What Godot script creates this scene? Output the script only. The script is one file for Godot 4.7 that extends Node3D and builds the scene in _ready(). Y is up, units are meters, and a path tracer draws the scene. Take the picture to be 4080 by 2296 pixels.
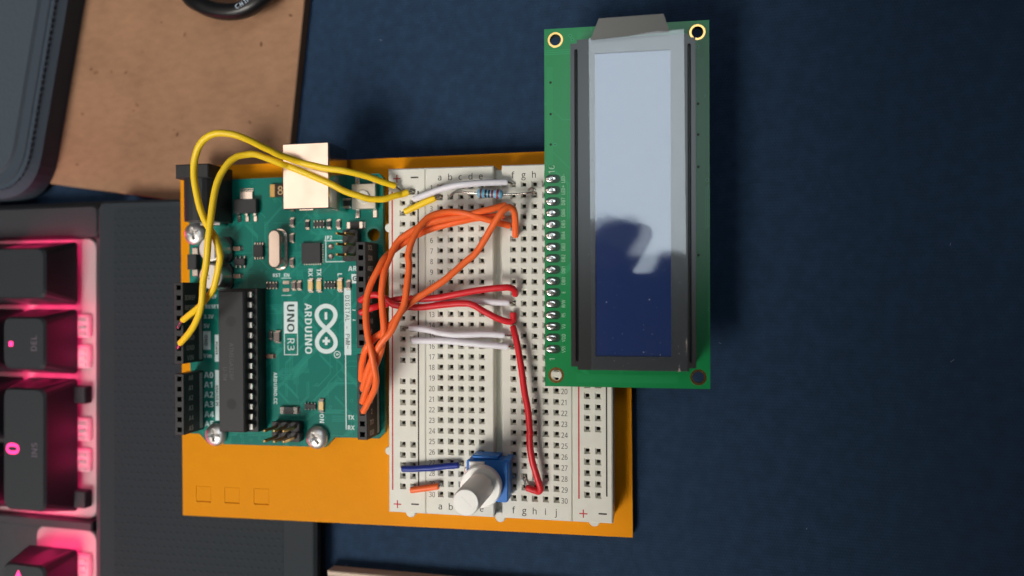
extends Node3D

# All measures below are millimetres; MM turns them into metres. x runs to the right of the picture, y up, z down the picture.
const MM := 0.001
var tilt := Transform3D()      # from the tilted orange plate (and all it carries) to the desk
var rng := RandomNumberGenerator.new()
var mats := {}
var meshes := {}
var used := {}

func V(x: float, y: float, z: float) -> Vector3:
	return Vector3(x, y, z)

# colour, label, socket at either end, course of the insulation
const WIRES := [
	["orange", "orange jumper wire from the header that hooks round into row 6", Vector3(-18.26,4.26,46.54), Vector3(17.78,0.00,12.70), [Vector3(-17.85,5.60,45.95), Vector3(-16.99,7.50,43.41), Vector3(-15.68,10.00,40.50), Vector3(-14.04,12.00,37.94), Vector3(-12.14,12.20,35.79), Vector3(-9.05,11.50,33.44), Vector3(-5.44,10.80,28.99), Vector3(-2.77,10.20,26.74), Vector3(0.46,9.50,24.60), Vector3(4.31,9.00,21.94), Vector3(7.86,8.20,18.68), Vector3(10.65,8.00,16.34), Vector3(13.76,8.40,11.81), Vector3(15.84,8.80,8.66), Vector3(17.09,8.60,6.92), Vector3(18.23,7.80,6.18), Vector3(19.06,6.40,6.74), Vector3(18.95,4.00,8.68), Vector3(18.58,1.60,12.19)]],
	["orange", "orange jumper wire from the header ending bare at row 5", Vector3(-18.24,4.26,49.08), Vector3(17.78,0.00,10.16), [Vector3(-17.41,5.80,48.13), Vector3(-15.79,8.00,45.04), Vector3(-13.87,10.00,41.67), Vector3(-12.13,12.30,39.62), Vector3(-9.92,13.60,36.63), Vector3(-7.49,14.00,34.01), Vector3(-5.92,13.60,30.76), Vector3(-4.70,13.00,27.79), Vector3(-4.29,12.50,24.26), Vector3(-4.05,11.50,19.34), Vector3(-4.35,11.00,16.71), Vector3(-3.64,10.00,13.12), Vector3(-2.02,8.60,9.68), Vector3(0.03,7.20,7.65), Vector3(3.00,6.00,6.79), Vector3(5.89,5.20,6.83), Vector3(8.83,4.60,7.44), Vector3(11.68,3.60,8.30), Vector3(14.51,2.40,9.10), Vector3(17.03,1.10,9.76)]],
	["orange", "orange jumper wire from the header ending at row 3", Vector3(-18.22,4.26,51.62), Vector3(17.78,0.00,5.08), [Vector3(-17.52,5.80,51.20), Vector3(-15.54,8.00,47.69), Vector3(-13.18,10.50,43.52), Vector3(-12.15,11.50,42.17), Vector3(-10.38,12.20,37.96), Vector3(-9.74,12.50,33.83), Vector3(-10.04,12.30,29.73), Vector3(-10.43,12.00,25.62), Vector3(-10.18,11.40,21.76), Vector3(-9.82,10.40,19.10), Vector3(-8.19,8.20,14.14), Vector3(-6.30,7.60,12.23), Vector3(-3.98,7.00,10.62), Vector3(-1.04,6.40,9.22), Vector3(2.89,5.60,8.32), Vector3(6.82,4.80,7.68), Vector3(10.75,4.00,6.62), Vector3(13.62,3.00,5.83), Vector3(16.11,1.60,5.01)]],
	["orange", "orange jumper wire from the header, leftmost bend, ending at row 4", Vector3(-18.20,4.26,54.16), Vector3(17.78,0.00,7.62), [Vector3(-17.27,5.80,53.40), Vector3(-15.48,7.20,50.95), Vector3(-13.19,9.50,47.93), Vector3(-11.93,11.50,45.28), Vector3(-11.85,13.00,42.30), Vector3(-12.06,14.00,38.94), Vector3(-12.91,14.00,35.14), Vector3(-13.58,13.60,31.07), Vector3(-13.63,13.00,26.98), Vector3(-12.94,12.40,23.69), Vector3(-11.35,11.60,20.11), Vector3(-10.30,10.20,17.50), Vector3(-9.17,7.20,15.48), Vector3(-6.42,6.00,13.33), Vector3(-3.57,5.00,11.58), Vector3(0.46,4.40,10.08), Vector3(4.53,4.00,9.11), Vector3(7.50,3.40,8.41), Vector3(10.42,2.60,7.89), Vector3(13.36,1.80,7.61), Vector3(15.61,1.20,7.59)]],
	["red", "red jumper wire with its kink above row 13, lower of two", Vector3(-18.40,4.26,27.23), Vector3(17.78,0.00,30.48), [Vector3(-18.10,5.30,27.24), Vector3(-16.35,6.00,26.35), Vector3(-14.30,6.30,25.89), Vector3(-12.92,6.30,26.21), Vector3(-11.14,6.20,27.07), Vector3(-9.87,5.60,28.21), Vector3(-6.74,5.20,28.78), Vector3(-2.72,4.80,28.78), Vector3(3.03,4.40,28.16), Vector3(7.05,4.20,27.93), Vector3(9.03,4.00,28.36), Vector3(11.20,3.40,29.69), Vector3(14.19,2.60,31.28), Vector3(16.76,1.80,32.20), Vector3(17.87,1.40,31.93), Vector3(17.95,1.20,30.38)]],
	["red", "red jumper wire arching from the header to row 11", Vector3(-18.39,4.26,29.77), Vector3(17.78,0.00,25.40), [Vector3(-18.04,5.30,30.11), Vector3(-15.30,5.40,29.04), Vector3(-13.66,4.60,28.52), Vector3(-12.08,4.20,28.12), Vector3(-11.34,4.00,27.46), Vector3(-8.33,4.00,26.86), Vector3(-2.84,4.40,26.86), Vector3(1.63,4.60,26.38), Vector3(6.00,4.60,25.62), Vector3(11.68,4.20,24.70), Vector3(15.88,3.80,24.29), Vector3(17.62,3.20,24.35), Vector3(18.43,2.20,25.00), Vector3(18.42,1.20,25.85)]],
	["red", "long red jumper wire running down the breadboard to the knob's row", Vector3(17.78,0.00,33.02), Vector3(20.32,0.00,68.58), [Vector3(18.01,1.60,33.62), Vector3(18.59,2.40,35.26), Vector3(19.26,3.00,37.74), Vector3(20.04,3.40,41.61), Vector3(20.77,3.60,46.87), Vector3(21.72,3.80,52.10), Vector3(22.27,3.80,57.36), Vector3(22.21,3.80,57.57), Vector3(22.22,3.60,60.42), Vector3(22.62,3.20,63.77), Vector3(23.38,2.80,66.89), Vector3(24.15,2.40,69.54), Vector3(24.37,2.00,70.81), Vector3(23.90,1.60,71.53), Vector3(22.90,1.30,71.41), Vector3(21.16,1.00,70.97)]],
	["yellow", "yellow jumper wire with the larger outer loop over the metal socket", Vector3(-66.61,4.26,34.20), Vector3(-9.45,0.00,1.06), [Vector3(-63.88,6.50,32.03), Vector3(-60.53,8.50,30.48), Vector3(-57.07,10.50,28.77), Vector3(-53.34,12.50,26.21), Vector3(-50.73,14.00,23.58), Vector3(-48.22,16.00,17.80), Vector3(-47.82,17.00,15.34), Vector3(-48.74,17.50,12.11), Vector3(-50.34,17.80,9.61), Vector3(-51.85,18.00,5.85), Vector3(-52.85,18.50,0.65), Vector3(-52.71,19.00,-4.01), Vector3(-50.96,20.00,-7.74), Vector3(-47.75,21.00,-9.89), Vector3(-44.54,21.00,-10.40), Vector3(-41.13,20.00,-9.83), Vector3(-38.54,18.00,-8.64), Vector3(-36.15,15.50,-7.33), Vector3(-34.50,13.50,-6.44), Vector3(-31.58,10.00,-5.39), Vector3(-28.11,9.40,-4.40), Vector3(-24.56,9.00,-3.67), Vector3(-20.44,8.00,-3.07), Vector3(-16.24,5.60,-2.06), Vector3(-12.99,3.20,-0.93), Vector3(-10.95,1.60,-0.29)]],
	["yellow", "yellow jumper wire with the smaller inner loop over the metal socket", Vector3(-66.58,4.26,39.28), Vector3(-6.88,0.00,1.06), [Vector3(-64.63,6.50,37.72), Vector3(-61.21,9.00,35.76), Vector3(-58.23,11.00,33.53), Vector3(-55.46,13.00,30.48), Vector3(-53.68,14.50,27.22), Vector3(-52.59,15.80,23.73), Vector3(-52.06,16.40,22.32), Vector3(-49.90,18.50,17.64), Vector3(-48.66,19.60,12.02), Vector3(-47.78,19.60,5.87), Vector3(-46.99,19.00,0.38), Vector3(-45.15,18.00,-3.73), Vector3(-43.43,17.00,-5.65), Vector3(-41.56,16.00,-6.33), Vector3(-39.13,15.00,-6.34), Vector3(-35.02,12.50,-4.73), Vector3(-33.69,10.80,-4.22), Vector3(-30.01,9.80,-2.70), Vector3(-24.88,9.20,-0.49), Vector3(-21.48,8.00,1.31), Vector3(-18.00,6.40,2.61), Vector3(-15.44,5.00,3.25), Vector3(-12.78,3.80,3.12), Vector3(-10.16,2.40,2.12), Vector3(-9.20,1.50,1.85), Vector3(-7.81,1.10,1.30)]],
	["yellow", "short straight yellow jumper wire next to row 2", Vector3(-9.45,0.00,6.14), Vector3(0.00,0.00,2.54), [Vector3(-8.36,1.10,5.88), Vector3(-4.76,1.20,4.41), Vector3(-1.17,1.10,2.91)]],
	["white", "white jumper wire arching above the striped resistor at row 1", Vector3(-6.88,0.00,3.60), Vector3(17.78,0.00,0.00), [Vector3(-6.08,1.10,2.96), Vector3(-2.24,2.40,1.97), Vector3(2.29,3.40,0.79), Vector3(6.53,3.60,0.16), Vector3(11.48,2.60,-0.26), Vector3(16.35,1.20,-0.44)]],
	["white", "white jumper wire passing under the red wires at row 12", Vector3(-6.88,0.00,26.46), Vector3(17.78,0.00,27.94), [Vector3(-6.92,1.00,26.98), Vector3(-0.72,1.60,27.26), Vector3(5.32,2.00,27.26), Vector3(9.67,1.80,27.49), Vector3(16.78,1.10,27.83)]],
	["white", "white jumper wire at row 15, upper of the lower pair", Vector3(-9.45,0.00,34.08), Vector3(17.78,0.00,35.56), [Vector3(-7.11,1.20,33.80), Vector3(-3.12,1.60,34.19), Vector3(0.84,1.90,35.01), Vector3(5.25,1.80,35.35), Vector3(11.04,1.50,35.18), Vector3(15.66,1.10,35.42)]],
	["white", "white jumper wire at row 16, lowest of the white ones", Vector3(-6.88,0.00,36.62), Vector3(17.78,0.00,38.10), [Vector3(-6.54,1.10,36.91), Vector3(0.78,1.70,36.89), Vector3(6.72,1.80,37.25), Vector3(12.49,1.50,37.78), Vector3(16.53,1.10,38.07)]],
	["blue", "short blue jumper wire at row 27 beside the knob", Vector3(-9.45,0.00,67.10), Vector3(5.08,0.00,66.04), [Vector3(-9.06,1.00,67.77), Vector3(-5.43,1.30,67.51), Vector3(-1.59,1.40,67.09), Vector3(1.65,1.30,66.64), Vector3(4.51,1.10,66.35)]],
	["orange", "short stubby orange jumper wire at row 29", Vector3(-6.88,0.00,72.18), Vector3(0.00,0.00,71.12), [Vector3(-6.94,1.00,72.74), Vector3(-3.47,1.10,72.11), Vector3(-0.48,1.10,71.56)]],
]

# ---------------------------------------------------------------- materials
func mat(key: String, c: Color, rough := 0.5, metal := 0.0, spec := 0.5) -> StandardMaterial3D:
	if mats.has(key):
		return mats[key]
	var m := StandardMaterial3D.new()
	m.resource_name = key
	m.albedo_color = c
	m.roughness = rough
	m.metallic = metal
	m.metallic_specular = spec
	mats[key] = m
	return m

func glow(key: String, c: Color, e: float) -> StandardMaterial3D:
	var m := mat(key, c, 0.5)
	m.emission_enabled = true
	m.emission = c
	m.emission_energy_multiplier = e
	return m

func noise_tex(freq: float, size: int, ramp: Array, octaves := 4, seed_ := 1, normal := false, bump := 4.0) -> NoiseTexture2D:
	var n := FastNoiseLite.new()
	n.seed = seed_
	n.frequency = freq
	n.fractal_octaves = octaves
	var t := NoiseTexture2D.new()
	t.width = size
	t.height = size
	t.seamless = true
	t.noise = n
	if normal:
		t.as_normal_map = true
		t.bump_strength = bump
	elif ramp:
		var g := Gradient.new()
		g.offsets = PackedFloat32Array(ramp.map(func(a): return a[0]))
		g.colors = PackedColorArray(ramp.map(func(a): return a[1]))
		t.color_ramp = g
	return t

func triplanar(m: StandardMaterial3D, per_metre: float) -> void:
	m.uv1_triplanar = true
	m.uv1_scale = Vector3.ONE * per_metre

# ---------------------------------------------------------------- shapes (flat faces carry their own normals)
func begin() -> SurfaceTool:
	var st := SurfaceTool.new()
	st.begin(Mesh.PRIMITIVE_TRIANGLES)
	return st

func face(st: SurfaceTool, pts: Array, out: Vector3, normals: Array = [], uv := Vector2.ZERO) -> void:
	var n: Vector3 = (pts[2] - pts[0]).cross(pts[1] - pts[0])
	var flip := n.dot(out) < 0
	n = (-n if flip else n).normalized()
	for k in range(1, pts.size() - 1):
		var order := [0, k + 1, k] if flip else [0, k, k + 1]
		for i in order:
			st.set_normal(normals[i] if normals else n)
			if uv != Vector2.ZERO:
				st.set_uv(Vector2(pts[i].x / uv.x, pts[i].z / uv.y))
			st.add_vertex(pts[i] * MM)

func inset(poly: PackedVector2Array, d: float) -> PackedVector2Array:
	var out := PackedVector2Array()
	var n := poly.size()
	var s := -1.0 if Geometry2D.is_polygon_clockwise(poly) else 1.0
	for i in n:
		var a := (poly[i] - poly[(i + n - 1) % n]).normalized()
		var b := (poly[(i + 1) % n] - poly[i]).normalized()
		var na := Vector2(-a.y, a.x) * s
		var nb := Vector2(-b.y, b.x) * s
		var m := na + nb
		out.append(poly[i] + m * (d / maxf(0.25, 1.0 + na.dot(nb))))
	return out

# an upright prism over a polygon in x and z, its upper edge chamfered by bevel
func prism(st: SurfaceTool, poly: PackedVector2Array, y0: float, y1: float, bevel := 0.0, uv := Vector2.ZERO, bottom := true) -> void:
	var n := poly.size()
	var s := -1.0 if Geometry2D.is_polygon_clockwise(poly) else 1.0
	var top := inset(poly, bevel) if bevel > 0 else poly
	for i in n:
		var a := poly[i]
		var b := poly[(i + 1) % n]
		var o := Vector2(b.y - a.y, a.x - b.x) * s
		face(st, [V(a.x, y0, a.y), V(b.x, y0, b.y), V(b.x, y1 - bevel, b.y), V(a.x, y1 - bevel, a.y)], V(o.x, 0, o.y), [], uv)
		if bevel > 0:
			var c := top[i]
			var d := top[(i + 1) % n]
			face(st, [V(a.x, y1 - bevel, a.y), V(b.x, y1 - bevel, b.y), V(d.x, y1, d.y), V(c.x, y1, c.y)], V(o.x, o.length(), o.y), [], uv)
	var t := Geometry2D.triangulate_polygon(top)
	for k in range(0, t.size(), 3):
		face(st, [0, 1, 2].map(func(j): return V(top[t[k + j]].x, y1, top[t[k + j]].y)), Vector3.UP, [], uv)
	if bottom:
		t = Geometry2D.triangulate_polygon(poly)
		for k in range(0, t.size(), 3):
			face(st, [0, 1, 2].map(func(j): return V(poly[t[k + j]].x, y0, poly[t[k + j]].y)), Vector3.DOWN, [], uv)

func rrect(x0: float, z0: float, x1: float, z1: float, r := 0.0, n := 4) -> PackedVector2Array:
	if r <= 0:
		return PackedVector2Array([Vector2(x0, z0), Vector2(x1, z0), Vector2(x1, z1), Vector2(x0, z1)])
	var out := PackedVector2Array()
	for c in [[x1 - r, z0 + r, -90], [x1 - r, z1 - r, 0], [x0 + r, z1 - r, 90], [x0 + r, z0 + r, 180]]:
		for k in n + 1:
			var a := deg_to_rad(c[2] + 90.0 * k / n)
			out.append(Vector2(c[0] + r * cos(a), c[1] + r * sin(a)))
	return out

# corners of a polygon rounded off
func rounded(poly: PackedVector2Array, r: float, n := 8) -> PackedVector2Array:
	var out := PackedVector2Array()
	var m := poly.size()
	for i in m:
		var p := poly[i]
		var a := p + (poly[(i + m - 1) % m] - p).normalized() * r
		var b := p + (poly[(i + 1) % m] - p).normalized() * r
		for k in n + 1:
			var t := float(k) / n
			out.append(a.lerp(p, t).lerp(p.lerp(b, t), t))
	return out

func box(st: SurfaceTool, x0: float, y0: float, z0: float, x1: float, y1: float, z1: float, bevel := 0.0) -> void:
	prism(st, rrect(x0, z0, x1, z1), y0, y1, bevel)

func circle(cx: float, cz: float, r: float, n := 24) -> PackedVector2Array:
	var out := PackedVector2Array()
	for k in n:
		out.append(Vector2(cx + r * cos(TAU * k / n), cz + r * sin(TAU * k / n)))
	return out

# a body of revolution about an upright axis; profile of (radius, height) from the bottom up
func lathe(st: SurfaceTool, prof: Array, c: Vector3, seg := 24) -> void:
	for j in prof.size() - 1:
		var a: Vector2 = prof[j]
		var b: Vector2 = prof[j + 1]
		var d := b - a
		if d.length() < 1e-6:
			continue
		var nr := Vector2(d.y, -d.x).normalized()
		for k in seg:
			var p := []
			var ns := []
			for q in [[a, k], [a, k + 1], [b, k + 1], [b, k]]:
				var t: float = TAU * q[1] / seg
				p.append(c + V(q[0].x * cos(t), q[0].y, q[0].x * sin(t)))
				ns.append(V(nr.x * cos(t), nr.y, nr.x * sin(t)))
			if a.x < 1e-4:
				p.remove_at(1)
				ns.remove_at(1)
			elif b.x < 1e-4:
				p.remove_at(2)
				ns.remove_at(2)
			face(st, p, ns[0] + ns[1], ns)

func smooth(pts: Array, sub := 5) -> Array:
	var out := []
	var n := pts.size()
	for i in n - 1:
		var a: Vector3 = pts[maxi(i - 1, 0)]
		var b: Vector3 = pts[i]
		var c: Vector3 = pts[i + 1]
		var d: Vector3 = pts[mini(i + 2, n - 1)]
		for k in sub:
			out.append(b.cubic_interpolate(c, a, d, float(k) / sub))
	out.append(pts[n - 1])
	return out

func tube(st: SurfaceTool, pts: Array, r: float, seg := 10, round_ends := 0.0) -> void:
	var n := pts.size()
	var side := Vector3.ZERO
	var rings := []
	for i in n:
		var d: Vector3 = (pts[mini(i + 1, n - 1)] - pts[maxi(i - 1, 0)]).normalized()
		if side == Vector3.ZERO:
			side = d.cross(Vector3.UP if absf(d.y) < 0.9 else Vector3.RIGHT).normalized()
		side = (side - d * side.dot(d)).normalized()
		rings.append([pts[i], side, d.cross(side), d])
	for i in n - 1:
		for k in seg:
			var p := []
			var ns := []
			for q in [[i, k], [i, k + 1], [i + 1, k + 1], [i + 1, k]]:
				var g: Array = rings[q[0]]
				var t: float = TAU * q[1] / seg
				var o: Vector3 = g[1] * cos(t) + g[2] * sin(t)
				p.append(g[0] + o * r)
				ns.append(o)
			face(st, p, ns[0] + ns[1], ns)
	for e in [[rings[0], -1.0], [rings[n - 1], 1.0]]:
		var g: Array = e[0]
		var ring := range(seg).map(func(k): return g[0] + (g[1] * cos(TAU * k / seg) + g[2] * sin(TAU * k / seg)) * r * (1.0 - round_ends * 0.4))
		if round_ends > 0:
			var tip := range(seg).map(func(k): return ring[k] + g[3] * e[1] * r * 0.35)
			for k in seg:
				var o: Vector3 = (ring[k] - g[0]).normalized()
				face(st, [g[0] + o * r, g[0] + (ring[(k + 1) % seg] - g[0]).normalized() * r, tip[(k + 1) % seg], tip[k]], o + g[3] * e[1])
			ring = tip
		face(st, ring, g[3] * e[1])

# a flat sheet with square openings at xs by zs: funnel-shaped lead-ins down to the sockets
func holed(st: SurfaceTool, x0: float, x1: float, z0: float, z1: float, xs: Array, zs: Array, wide: float, narrow: float, y: float, deep: float, wall: float) -> void:
	var cx := [x0]
	for x in xs:
		cx.append_array([x - wide, x + wide])
	cx.append(x1)
	var cz := [z0]
	for z in zs:
		cz.append_array([z - wide, z + wide])
	cz.append(z1)
	for i in cx.size() - 1:
		for j in cz.size() - 1:
			if i % 2 == 1 and j % 2 == 1:
				var m := Vector2((cx[i] + cx[i + 1]) / 2, (cz[j] + cz[j + 1]) / 2)
				var o := rrect(cx[i], cz[j], cx[i + 1], cz[j + 1])
				var n := rrect(m.x - narrow, m.y - narrow, m.x + narrow, m.y + narrow)
				for k in 4:
					var a := o[k]
					var b := o[(k + 1) % 4]
					var c := n[(k + 1) % 4]
					var d := n[k]
					var inward := V(m.x - (a.x + b.x) / 2, 0, m.y - (a.y + b.y) / 2)
					face(st, [V(a.x, y, a.y), V(b.x, y, b.y), V(c.x, y - deep, c.y), V(d.x, y - deep, d.y)], inward + Vector3.UP)
					face(st, [V(d.x, y - deep, d.y), V(c.x, y - deep, c.y), V(c.x, y - deep - wall, c.y), V(d.x, y - deep - wall, d.y)], inward)
			else:
				face(st, [V(cx[i], y, cz[j]), V(cx[i + 1], y, cz[j]), V(cx[i + 1], y, cz[j + 1]), V(cx[i], y, cz[j + 1])], Vector3.UP)

func skirt(st: SurfaceTool, x0: float, x1: float, z0: float, z1: float, y0: float, y1: float, bevel: float) -> void:
	var o := rrect(x0 - bevel, z0 - bevel, x1 + bevel, z1 + bevel)
	var n := rrect(x0, z0, x1, z1)
	for k in 4:
		var a := o[k]
		var b := o[(k + 1) % 4]
		var out := V((a.x + b.x - x0 - x1) / 2, 0, (a.y + b.y - z0 - z1) / 2)
		face(st, [V(a.x, y0, a.y), V(b.x, y0, b.y), V(b.x, y1 - bevel, b.y), V(a.x, y1 - bevel, a.y)], out)
		face(st, [V(a.x, y1 - bevel, a.y), V(b.x, y1 - bevel, b.y), V(n[(k + 1) % 4].x, y1, n[(k + 1) % 4].y), V(n[k].x, y1, n[k].y)], out.normalized() + Vector3.UP)
	face(st, [V(o[0].x, y0, o[0].y), V(o[1].x, y0, o[1].y), V(o[2].x, y0, o[2].y), V(o[3].x, y0, o[3].y)], Vector3.DOWN)

# ---------------------------------------------------------------- objects and parts
func numbered(called: String) -> String:
	used[called] = used.get(called, -1) + 1
	return called if used[called] == 0 else "%s_%03d" % [called, used[called]]

func at(x: float, y: float, z: float, turn := 0.0) -> Transform3D:
	return Transform3D(Basis(Vector3.UP, turn), V(x, y, z) * MM)

func thing(called: String, label: String, category: String, place := Transform3D(), group := "") -> Node3D:
	var o := Node3D.new()
	o.name = numbered(called)
	add_child(o)
	o.transform = place
	tag(o, label, category, group)
	return o

func tag(o: Node, label: String, category := "", group := "", kind := "") -> void:
	o.set_meta("label", label)
	if category:
		o.set_meta("category", category)
	if group:
		o.set_meta("group", group)
	if kind:
		o.set_meta("kind", kind)

func part(parent: Node, called: String, shape, m: Material, place := Transform3D()) -> MeshInstance3D:
	var o := MeshInstance3D.new()
	o.name = called
	o.mesh = shape.commit() if shape is SurfaceTool else shape
	if m:
		o.material_override = m
	o.transform = place
	parent.add_child(o, true)
	return o

var fonts := {}
func font(bold: bool, mono: bool) -> SystemFont:
	var k := "%s%s" % [bold, mono]
	if not fonts.has(k):
		var f := SystemFont.new()
		f.font_names = PackedStringArray(["Droid Sans Mono" if mono else "Droid Sans"])
		f.font_weight = 700 if bold else 400
		fonts[k] = f
	return fonts[k]

const UPRIGHT := Basis(Vector3(1, 0, 0), Vector3(0, 0, -1), Vector3(0, 1, 0))     # reads left to right in the picture
const DOWNWARD := Basis(Vector3(0, 0, 1), Vector3(1, 0, 0), Vector3(0, 1, 0))     # reads from the top of the picture down
const UPWARD := Basis(Vector3(0, 0, -1), Vector3(-1, 0, 0), Vector3(0, 1, 0))     # reads from the bottom up
const ON_SIDE := Basis(Vector3(0, -1, 0), Vector3(0, 0, -1), Vector3(1, 0, 0))    # on a wall that faces right

# flat print: capital letters cap mm tall, centred at a point of the surface
func print_text(parent: Node, called: String, s: String, cap: float, x: float, y: float, z: float, way: Basis, m: Material, bold := false, mono := false, wide := 1.0) -> MeshInstance3D:
	var size := cap * MM / 0.0171
	var key := "text %s %s %s %s" % [s, cap, bold, mono]
	if not meshes.has(key):
		var t := TextMesh.new()
		t.text = s
		t.font = font(bold, mono)
		t.font_size = 24
		t.pixel_size = 0.001
		t.depth = 0.00002 / size
		t.curve_step = 1.2
		meshes[key] = t
	return part(parent, called, meshes[key], m, Transform3D(way * Basis.from_scale(Vector3(wide * size, size, size)), V(x, y, z) * MM + way.z * 0.00002))

func _ready() -> void:
	rng.seed = 7
	var a := deg_to_rad(-4.5)
	tilt = Transform3D(Basis(Vector3(0, 0, 1), a), Vector3.ZERO)
	tilt.origin = V(44.8, 0, 0) * MM - tilt.basis * (V(44.8, -11.5, 0) * MM)
	# ---------------- camera
	var cam := Camera3D.new()
	cam.name = "camera"
	add_child(cam)
	var lens := CameraAttributesPhysical.new()
	lens.frustum_focal_length = 6.0
	lens.exposure_aperture = 2.0
	lens.frustum_focus_distance = 0.176
	cam.attributes = lens
	var right := Vector3(0.98277, -0.18483, 0.00221).normalized()
	var ahead := Vector3(-0.18482, -0.98277, -0.00315).normalized()
	cam.transform = tilt * Transform3D(Basis(right, right.cross(ahead), -ahead), V(50.91, 178.02, 24.94) * MM)
	cam.fov = 41.05
	cam.near = 0.01
	cam.far = 10.0
	cam.current = true
	# ---------------- light: a dim room, its ceiling panels
	var env := Environment.new()
	env.background_mode = Environment.BG_COLOR
	env.background_color = Color(0.26, 0.265, 0.27)
	env.background_energy_multiplier = 1.0
	env.tonemap_mode = Environment.TONE_MAPPER_LINEAR
	env.tonemap_exposure = 1.0
	env.sdfgi_enabled = true
	env.ssao_enabled = true
	env.ssil_enabled = true
	var world := WorldEnvironment.new()
	world.name = "environment"
	world.environment = env
	add_child(world)
	light_panel("ceiling_light", "cool white ceiling light panel above the display", V(185, 1300, -270), Vector3.DOWN, 360, 540, Color(0.90, 0.955, 0.985), 0.58)
	light_panel("ceiling_light", "warm white ceiling light panel above the keyboard", V(-550, 1300, -190), Vector3.DOWN, 460, 480, Color(1.0, 0.90, 0.82), 0.29)
	desk_lamp(V(-260, 560, 410), V(-70, 0, 46), Color(1.0, 0.98, 0.945), 2.36)
	photographer(cam)
	desk()
	keyboard()
	wrist_rest()
	plate()
	breadboard()
	microcontroller()
	display()
	potentiometer()
	resistor()
	wires()

func light_panel(called: String, label: String, p: Vector3, towards: Vector3, w: float, d: float, c: Color, e: float) -> void:
	var down := towards.normalized()
	var x := Vector3(0, 0, 1).cross(down).normalized() * -1.0
	var t := thing(called, label, "light panel", Transform3D(Basis(x, -down, x.cross(-down)), p * MM), "light panels out of view")
	var st := begin()
	box(st, -w / 2 - 15, 2, -d / 2 - 15, w / 2 + 15, 30, d / 2 + 15)
	part(t, "housing", st, mat("light housing", Color(0.8, 0.8, 0.8), 0.6))
	st = begin()
	box(st, -w / 2, 0.5, -d / 2, w / 2, 1.5, d / 2)
	part(t, "diffuser", st, glow("diffuser " + label, c, e * PI))
	var l := AreaLight3D.new()
	l.name = "panel_light"
	l.area_size = Vector2(w, d) * MM
	l.area_normalize_energy = false
	l.light_color = c
	l.light_energy = e
	l.shadow_enabled = true
	l.area_range = 5.0
	t.add_child(l)
	l.rotation_degrees.x = -90

# a shaded desk lamp out of view, on the keyboard's side
func desk_lamp(p: Vector3, aim: Vector3, c: Color, e: float) -> void:
	var down := (aim - p).normalized()
	var x := Vector3(0, 0, 1).cross(down).normalized() * -1.0
	var t := thing("desk_lamp", "desk lamp with a wide dark shade out of view", "lamp", Transform3D(Basis(x, -down, x.cross(-down)), p * MM))
	var st := begin()
	lathe(st, [Vector2(420, 40), Vector2(360, 160), Vector2(60, 300), Vector2(0, 300)], Vector3.ZERO, 32)
	part(t, "shade", st, mat("lamp shade", Color(0.12, 0.12, 0.13), 0.6))
	st = begin()
	lathe(st, [Vector2(0, -105), Vector2(74, -74), Vector2(105, 0), Vector2(74, 74), Vector2(0, 105)], V(0, 10, 0), 24)
	part(t, "bulb", st, glow("lamp bulb", c, 0.8))
	st = begin()
	tube(st, [V(0, 300, 0), V(-160, 420, 40), V(-520, 300, 120)], 9, 10)
	part(t, "arm", st, mat("lamp shade", Color(0.12, 0.12, 0.13), 0.6))
	var l := SpotLight3D.new()
	l.name = "lamp_light"
	l.light_color = c
	l.light_energy = e
	l.light_size = 0.3
	l.spot_angle = 15.5
	l.spot_angle_attenuation = 1.0
	l.spot_range = 3.0
	l.shadow_enabled = true
	t.add_child(l)
	l.position = V(0, 10, 0) * MM
	l.rotation_degrees.x = -90

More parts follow.
